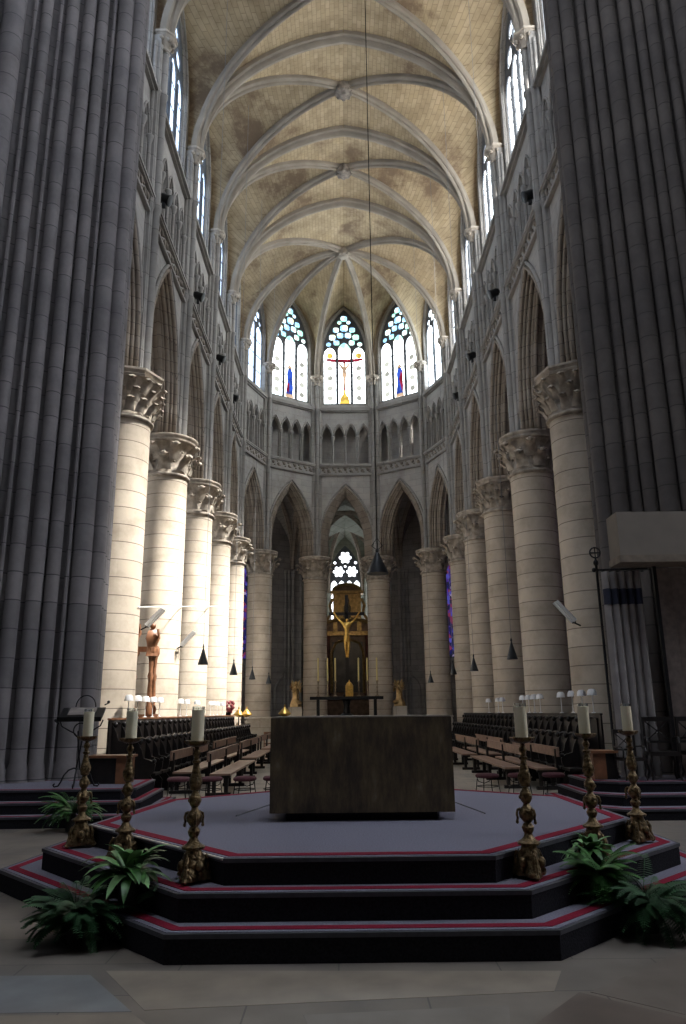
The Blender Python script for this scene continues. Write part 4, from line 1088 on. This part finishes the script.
# carved throne between the first two left columns
t=thing('carved_throne','tall carved brown wooden throne canopy between the first two left columns','throne',(-6.0,22.0,0))
MB().box(-.42,.42,-.35,.35,0,1.7).build('base',M_WOOD,t)
for x,y in((-.30,-.2),(.28,-.2),(-.30,.2),(.28,.2)):
    mb=MB(); mb.lathe([(.10,1.7),(.12,1.85),(.07,1.95),(.08,2.2),(.06,2.6),(.09,2.75),(.055,2.85),(.075,3.2),(.12,3.45),(.10,3.6)],10,(x,y,0)); mb.ball((x,y,3.45),.14,8,(1,1,1.5)); mb.build('carved_post',M_WOOD,t)
for x,h_ in((-.28,3.75),(.26,3.6)):
    mb=MB(); mb.lathe([(.17,-.3),(.13,-.1),(.15,.05),(.2,.2),(.14,.4),(.05,.48)],9,(x,-.2,h_),sq=lambda a,z:1+.2*cos(3*a)); mb.ball((x+.03,-.24,h_+.55),.09,8)
    mb.tube([(x+.1,-.25,h_+.32),(x+.24,-.3,h_+.2),(x+.2,-.34,h_+.45)],.04,5); mb.build('carved_statuette',M_WOOD,t)
mb=MB(); mb.box(-.38,.36,.14,.26,3.45,3.6); mb.build('cornice',M_WOOD,t)

def floodlight(label,loc,rz,tilt,n=2,L0=.62):
    t=thing('floodlight',label,'floodlight',loc,rz)
    for k in range(n):
        T=Matrix.Translation((.0,k*.22,.0))@Matrix.Rotation(tilt+k*.0,4,'Y')
        MB().box(0,L0,-.04,.04,-.03,.05,T).build('lamp_case',M_FLOOD,t); MB().box(.03,L0-.03,-.03,.03,.05,.055,T).build('reflector',M_IRON,t)
    mb=MB(); mb.cyl((0,0,-.02),(0,.22,-.02),.02); mb.cyl((0,.1,-.02),(-.16,.1,-.1),.02); mb.build('bracket',M_IRON,t)
    return t
floodlight('long white floodlight case tilted up on the first left column',(-5.42,19.85,3.95),0,-.8,L0=.6)
floodlight('white floodlight case tilted up on the second left column',(-5.42,24.2,3.8),0,-.8,L0=.6)
floodlight('white floodlight case tilted up on the first right column',(5.44,18.75,3.8),pi,-.85,L0=.65)

def cord(name,label,pts,r,m,cat='cord'): 
    mb=MB(); mb.tube(pts,r,5); return tag(mb.build(name,m),label,cat)
cord('pale_cord','thin white cord strung along the left columns at mid height',[(-5.5,19.3,4.36),(-5.48,24.5,5.08),(-5.48,29.6,5.78),(-5.5,34.7,6.48)],.014,M_SHADE)

# ------------------------------------------------------------------ hanging cone lamps
def cone_lamp(label,loc,r,h,top,big=False):
    t=thing('hanging_lamp',label,'lamp',loc,group='black cone lamps hanging on long cables')
    mb=MB(); mb.lathe([(r*.9,.0),(r,.0),(r,.025),(r*.16,h),(r*.12,h+.03),(r*.22,h+.06),(r*.1,h+.10)],20); mb.build('cone_shade',M_CONE,t)
    mb=MB(); mb.tube([(.0,0,h+.08),(r*.5,0,h*1.35),(0,0,h*1.75),(-r*.5,0,h*1.35),(0,0,h+.08)] if big else [(0,0,h+.08),(0,0,h+.12)],.012,5); mb.build('hook',M_IRON,t)
    mb=MB(); mb.tube([(0,0,h+.1),(0,0,top-loc[2])],.007 if not big else .012,5); mb.build('cable',M_CABLE if big else M_WIRE,t)
cone_lamp('large black cone lamp on a long cable before the apse',(.62,18.4,5.0),.27,.52,31 if False else 28.0,True)
for x,y,z,d in((-3.97,20.3,2.95,'nearest on the left'),(-3.97,26,2.95,'second on the left'),(-4.05,32,3.05,'third on the left'),(-3.85,37,3.05,'faint farthest on the left'),(4.03,19.4,2.95,'nearest on the right'),(4.0,25,2.95,'second on the right'),(3.7,35,2.95,'farthest on the right'),(4.1,30.5,3.1,'third on the right')):
    cone_lamp('small dark cone lamp on a pale cable, '+d,(x,y,z),.135,.42,26.2)

# dark spotlights on the triforium ledge
k=0
for s,nm in((-1,'left'),(1,'right')):
    for i,d in((2,'nearest'),(3,'second'),(4,'third'),(5,'farthest')):
        y={2:19.9,3:25.5,4:30.7,5:35.0}[i]
        t=thing('spotlight','small black spotlight on the %s gallery ledge, %s from the crossing'%(nm,d),'spotlight',(s*5.62,y,Z_FT+.15),group='black spotlights on the gallery ledges')
        mb=MB(); mb.lathe([(.11,-.18),(.15,-.1),(.16,.12),(.19,.2),(.17,.21)],12,M=Matrix.Translation((0,0,.22))@Matrix.Rotation(radians(115)*(-s),4,'Y')); mb.build('lamp_head',M_IRON,t)
        mb=MB(); mb.box(-.05,.05,-.05,.05,-.1,.12); mb.build('bracket',M_IRON,t)

# ------------------------------------------------------------------ sanctuary and high altar
sf=thing('sanctuary_platform','pale stone sanctuary wall and floor raised behind the benches','platform')
poly=[(-5.15,38.95),(5.15,38.95),(5.0,40.6),(4.2,42.2),(3.6,43.1),(1.0,44.3),(-1.0,44.3),(-3.6,43.1),(-4.2,42.2),(-5.0,40.6)]
M_SANC=masonry('sanctuary_stone',(.52,.47,.39),(.48,.43,.35),(.3,.26,.2),'wall',1.0,.5,.01)
MB().prism(poly,0,1.42).build('platform_body',M_SANC,sf)
mb=MB(); mb.prism(inset(poly,-.06),1.42,1.5); mb.box(-5.2,5.2,38.88,38.95,1.24,1.3); mb.box(-5.2,5.2,38.86,38.95,0,.2); mb.build('moulded_edge',M_SANC,sf)
mb=MB()
for q in range(6): mb.box(-2,2,37.0+q*.33,38.95,0,.236*(q+1))
mb.build('stair',M_SANC,sf)
t=thing('high_altar','black high altar table on a central pedestal','altar',(-.10,42.2,1.5))
MB().box(-1.98,1.98,-.5,.5,.86,1.02).build('table_top',M_IRON,t)
mb=MB(); mb.lathe([(.34,0),(.34,.08),(.2,.14),(.16,.5),(.22,.8),(.3,.86)],12); mb.build('pedestal',M_IRON,t)
for s in(-1,1): MB().box(s*1.55-.08,s*1.55+.08,-.3,.3,0,.86).build('leg',M_IRON,t)
def altar_candle(loc,label):
    t=thing('tall_candle',label,'candle',loc,group='tall yellow candles on the high altar')
    mb=MB(); mb.lathe([(.13,0),(.1,.05),(.04,.1),(.05,.25),(.035,.4),(.06,.48),(.03,.55),(.04,.75),(.09,.82),(.05,.84)],8); mb.build('candle_holder',M_STATUE,t)
    mb=MB(); mb.lathe([(.045,.84),(.045,2.05),(.01,2.08)],8); mb.build('wax',M_YWAX,t)
for k,x in enumerate((-1.60,-1.08,-.66,.62,1.10,1.62)):
    altar_candle((x-.05,42.2,2.52),'tall thin yellow candle on the high altar, %s from the left'%['first','second','third','fourth','fifth','sixth'][k])
t=thing('tabernacle','small gold domed tabernacle in the middle of the high altar','tabernacle',(.05,41.98,2.52))
mb=MB(); mb.box(-.21,.21,-.15,.15,0,.55); bd=mb.build('body',M_GOLD,t); mb=MB(); mb.lathe([(.22,.55),(.2,.6),(.12,.72),(.05,.78),(.02,.88)],10); mb.build('domed_lid',M_GOLD,bd)
# crucifix
t=thing('crucifix','large gilded crucified figure on a dark wooden cross above the high altar','crucifix',(-.05,42.45,2.52))
mb=MB(); mb.box(-.09,.09,0,.1,0,5.6); mb.box(-1.0,1.0,0,.1,4.45,4.62); mb.lathe([(.25,0),(.25,.1),(.15,.2),(.12,.3)],10,(0,.05,0)); mb.build('cross',M_DARKWOOD,t)
def skin(name,verts,edges,rad,m,parent,loc=None,sub=1):
    me=bpy.data.meshes.new(name); me.from_pydata(verts,edges,[]); me.materials.append(m)
    o=link(name,me,parent,loc); md=o.modifiers.new('s','SKIN'); md.use_smooth_shade=True
    lay=me.skin_vertices[0] if me.skin_vertices else None
    if lay is None:
        o.select_set(True); bpy.context.view_layer.objects.active=o
        lay=me.skin_vertices[0]
    for i,r in enumerate(rad): lay.data[i].radius=(r,r)
    lay.data[0].use_root=True
    md2=o.modifiers.new('b','SUBSURF'); md2.levels=sub; md2.render_levels=sub
    return o
V=[(0,-.1,3.2),(0,-.13,3.5),(0,-.14,3.85),(0,-.14,4.05),(.03,-.2,4.25),(.18,-.12,3.95),(.45,-.08,4.2),(.68,-.06,4.55),(.75,-.06,4.66),(-.18,-.12,3.95),(-.45,-.08,4.2),(-.68,-.06,4.55),(-.75,-.06,4.66),(.09,-.15,3.1),(.1,-.24,2.65),(.05,-.12,2.2),(.04,-.2,2.08),(-.09,-.15,3.1),(-.08,-.24,2.65),(-.03,-.12,2.2),(-.03,-.2,2.08)]
E_=[(0,1),(1,2),(2,3),(3,4),(2,5),(5,6),(6,7),(7,8),(2,9),(9,10),(10,11),(11,12),(0,13),(13,14),(14,15),(15,16),(0,17),(17,18),(18,19),(19,20)]
R_=[.15,.13,.17,.07,.12,.09,.06,.045,.05,.09,.06,.045,.05,.11,.075,.05,.05,.11,.075,.05,.05]
try:
    skin('gilded_figure',V,E_,R_,M_GOLD,t)
except Exception as ex:
    mb=MB()
    for a,b in E_: mb.cyl(V[a],V[b],R_[a],R_[b],8)
    for p,r in zip(V,R_): mb.ball(p,r,10)
    mb.build('gilded_figure',M_GOLD,t)
mb=MB(); mb.lathe([(.17,2.95),(.19,3.1),(.17,3.28)],10,(0,-.12,0)); mb.build('loincloth',M_GOLD,t)

# kneeling angels
def angel(label,x,flip):
    t=thing('angel_statue',label,'statue',(x,42.75,1.5))
    mb=MB(); mb.box(-.38,.38,-.3,.3,0,.5); mb.build('pedestal',M_SANC,t)
    mb=MB(); s=flip
    mb.lathe([(.30,.5),(.27,.7),(.16,.95),(.15,1.2),(.18,1.42),(.1,1.52),(.06,1.62)],12,sq=lambda a,z:1+.15*cos(5*a)); mb.ball((s*.16,-.14,.72),.17,8,(1.3,1,.8)); mb.ball((s*.03,-.03,1.76),.12,10,(1,1,1.15))
    mb.tube([(s*.18,0,1.48),(s*.3,-.12,1.3),(s*.28,-.22,1.5)],.05,6); mb.tube([(-s*.15,0,1.48),(-s*.1,-.2,1.3),(s*.1,-.26,1.5)],.05,6); kf=mb.build('kneeling_figure',M_RETG,t)
    mb=MB()
    for w in(-1,1):
        for q in range(5): blade(mb,(w*.08,.12,1.3),pi/2+(-w)*(.5+.12*q),.75-.07*q,.09,1.35-.25*q,.5,5)
    mb.build('wings',M_RETG,kf)
angel('gilded kneeling winged statue left of the high altar',-2.92,1); angel('gilded kneeling winged statue right of the high altar',2.80,-1)

# altarpiece in the chapel
t=thing('altarpiece','tall dark baroque altarpiece with gilded statues below the far chapel window','altarpiece',(.1,65.0,0))
mb=MB(); mb.box(-2.7,2.7,-.4,.6,0,2.8); mb.box(-2.5,2.5,0,.5,2.8,9.2); mb.box(-2.9,2.9,-.55,.6,2.7,3.0); mb.build('body',M_RET,t)
for x in(-2.3,-1.65,1.65,2.3):
    mb=MB(); mb.lathe([(.2,3.0),(.2,3.2),(.15,3.3),(.14,7.6),(.2,7.8),(.24,8.0)],10,(x,-.25,0)); mb.build('side_column',M_MARBLE,t)
mb=MB(); mb.box(-2.8,2.8,-.5,.5,8.0,8.35)
mb.tube([(2.6*cos(a*pi/12),-.3,8.4+1.0*sin(a*pi/12)) for a in range(13)],.16,6); mb.box(-1.2,-.85,-.3,.3,8.4,11.6); mb.box(.85,1.2,-.3,.3,8.4,11.6); mb.box(-1.2,1.2,.1,.3,8.4,11.6); mb.box(-1.4,1.4,-.4,.4,11.6,11.85)
mb.tube([(1.2*cos(a*pi/10),-.1,11.85+.6*sin(a*pi/10)) for a in range(11)],.14,6)
for s_ in(-1,1): mb.tube([(s_*x,0,z) for x,z in((1.25,11.2),(1.5,10.6),(1.35,10.0),(1.7,9.4),(2.1,9.0),(1.9,8.6))],.14,6)
mb.build('gable',M_RETG,t)
plate([(1.1*cos(a*pi/10),11.8+.55*sin(a*pi/10)) for a in range(11)],[],0,.2).build('tympanum',M_RET,t)
mb=MB(); 
mb.lathe([(.42,8.9),(.36,9.4),(.28,10.0),(.32,10.5),(.12,10.8)],10,(0,-.15,0)); mb.ball((0,-.15,11.0),.2,10,(1,1,1.2)); mb.build('niche_statue',M_STATUE,t)
for x in(-2.2,2.2):
    mb=MB(); mb.lathe([(.35,8.4),(.3,8.9),(.24,9.4),(.28,9.8),(.1,10.0)],10,(x,-.15,0)); mb.ball((x,-.15,10.2),.18,10,(1,1,1.2)); mb.tube([(x,-.15,9.7),(x*1.15,-.3,9.9),(x*1.22,-.3,10.3)],.08,6); mb.build('side_statue',M_RETG,t)
mb=MB(); mb.box(-1.3,1.3,-.08,.0,3.3,7.5); mb.build('painting',mat('dark_oil_painting',(.035,.028,.03),.4,0,.6,1.5),t)
mb=MB(); mb.tube([(x,-.1,z) for x,z in((-1.35,3.25),(-1.35,6.6),(-1.0,7.4),(0,7.75),(1.0,7.4),(1.35,6.6),(1.35,3.25))],.12,6); mb.build('picture_frame',M_RETG,t)

# gilded domed lids and flowers
def gilt_dome(label,loc,r,post=None):
    t=thing('gilded_dome_lamp',label,'lamp',loc)
    mb=MB(); mb.lathe([(r*.4,-r*.35),(r*.8,-r*.1),(r,0),(r,r*.12),(r*.75,r*.4),(r*.35,r*.85),(r*.12,r*1.1),(r*.16,r*1.3),(r*.05,r*1.5)],14); mb.build('domed_lid',M_GOLD,t)
    if post: MB().lathe([(r*.5,-post),(r*.5,-post+.04),(.03,-post+.1),(.03,-r*.3)],8).build('stand',M_IRON,t)
gilt_dome('small gilded domed vessel on the left corner of the mottled altar',(-.955,9.30,1.685),.075)
gilt_dome('gilded domed lamp on the sanctuary wall left of the altar',(-5.15,38.98+.25,1.62),.27)
gilt_dome('pale gilded domed lamp on a thin stand at the end of the left stalls',(-5.35,37.8,1.62),.26,1.62)
t=thing('flower_arrangement','red and white flower arrangement at the far end of the left stalls','flowers',(-5.8,37.0,0))
MB().lathe([(.2,0),(.1,.1),(.08,1.2),(.2,1.7),(.22,1.75)],10).build('stand',M_IRON,t)
mb=MB(); rnd=random.Random(4)
for k in range(30): mb.ball((rnd.uniform(-.3,.3),rnd.uniform(-.25,.25),rnd.uniform(1.75,2.25)),.08,6)
mb.build('blossoms',M_REDFL,t)

# ------------------------------------------------------------------ light
wd=bpy.data.worlds.new('World'); SC.world=wd; wd.use_nodes=True
bg=wd.node_tree.nodes['Background']; bg.inputs['Color'].default_value=(.75,.86,1,1); bg.inputs['Strength'].default_value=1.5
def sun(name,direction,strength,angle,color):
    l=bpy.data.lights.new(name,'SUN'); l.energy=strength; l.angle=radians(angle); l.color=color
    o=bpy.data.objects.new(name,l); COL.objects.link(o); o.rotation_euler=Vector(direction).to_track_quat('-Z','Y').to_euler(); return o
sun('sun',(-12.0,1.2,-17.6),190,15,(1,.97,.92))
def area(name,loc,direc,sx,sy,power,color=(1,1,1)):
    l=bpy.data.lights.new(name,'AREA'); l.shape='RECTANGLE'; l.size=sx; l.size_y=sy; l.energy=power; l.color=color
    o=bpy.data.objects.new(name,l); COL.objects.link(o); o.location=loc; o.rotation_euler=Vector(direc).to_track_quat('-Z','Y').to_euler(); return o
area('transept_fill_left',(-23.4,0,16),(1,.15,-.35),12,15,500,(.72,.82,1))  # added ambient fill from the unseen left transept
area('transept_fill_right',(23.2,9.5,16),(-1,.12,-.3),9,15,4200,(.8,.86,1))  # added fill, placed out of view to graze the left pier's shafts

area('altarpiece_fill',(0,46.5,10.5),(0,1,-.15),2.0,.6,16,(1,.8,.55)).data.spread=radians(50)  # unseen warm fill light added to brighten the altarpiece
area('lantern_tower_daylight',(0,4,30.6),(0,.05,-1),10,10,2000,(.8,.87,1))
# ------------------------------------------------------------------ camera
cam=bpy.data.cameras.new('camera'); co=bpy.data.objects.new('camera',cam); COL.objects.link(co); SC.camera=co
f,pitch,roll,yaw,x0=753.08,.25979,-.0104,.00125,-.24569
F=Vector((sin(yaw)*cos(pitch),cos(yaw)*cos(pitch),sin(pitch))); R0=Vector((cos(yaw),-sin(yaw),0)); U0=R0.cross(F)
R=R0*cos(roll)+U0*sin(roll); U=-R0*sin(roll)+U0*cos(roll)
M=Matrix.Identity(4); M.col[0][:3]=R; M.col[1][:3]=U; M.col[2][:3]=-F; M.col[3][:3]=(x0,0,1.7)
co.matrix_world=M
cam.sensor_fit='VERTICAL'; cam.sensor_height=36; cam.lens=f/1024*36; cam.clip_end=200
SC.view_settings.view_transform='Standard'; SC.view_settings.look='None'; SC.view_settings.gamma=1; SC.view_settings.exposure=.12
SC.view_settings.use_curve_mapping=False
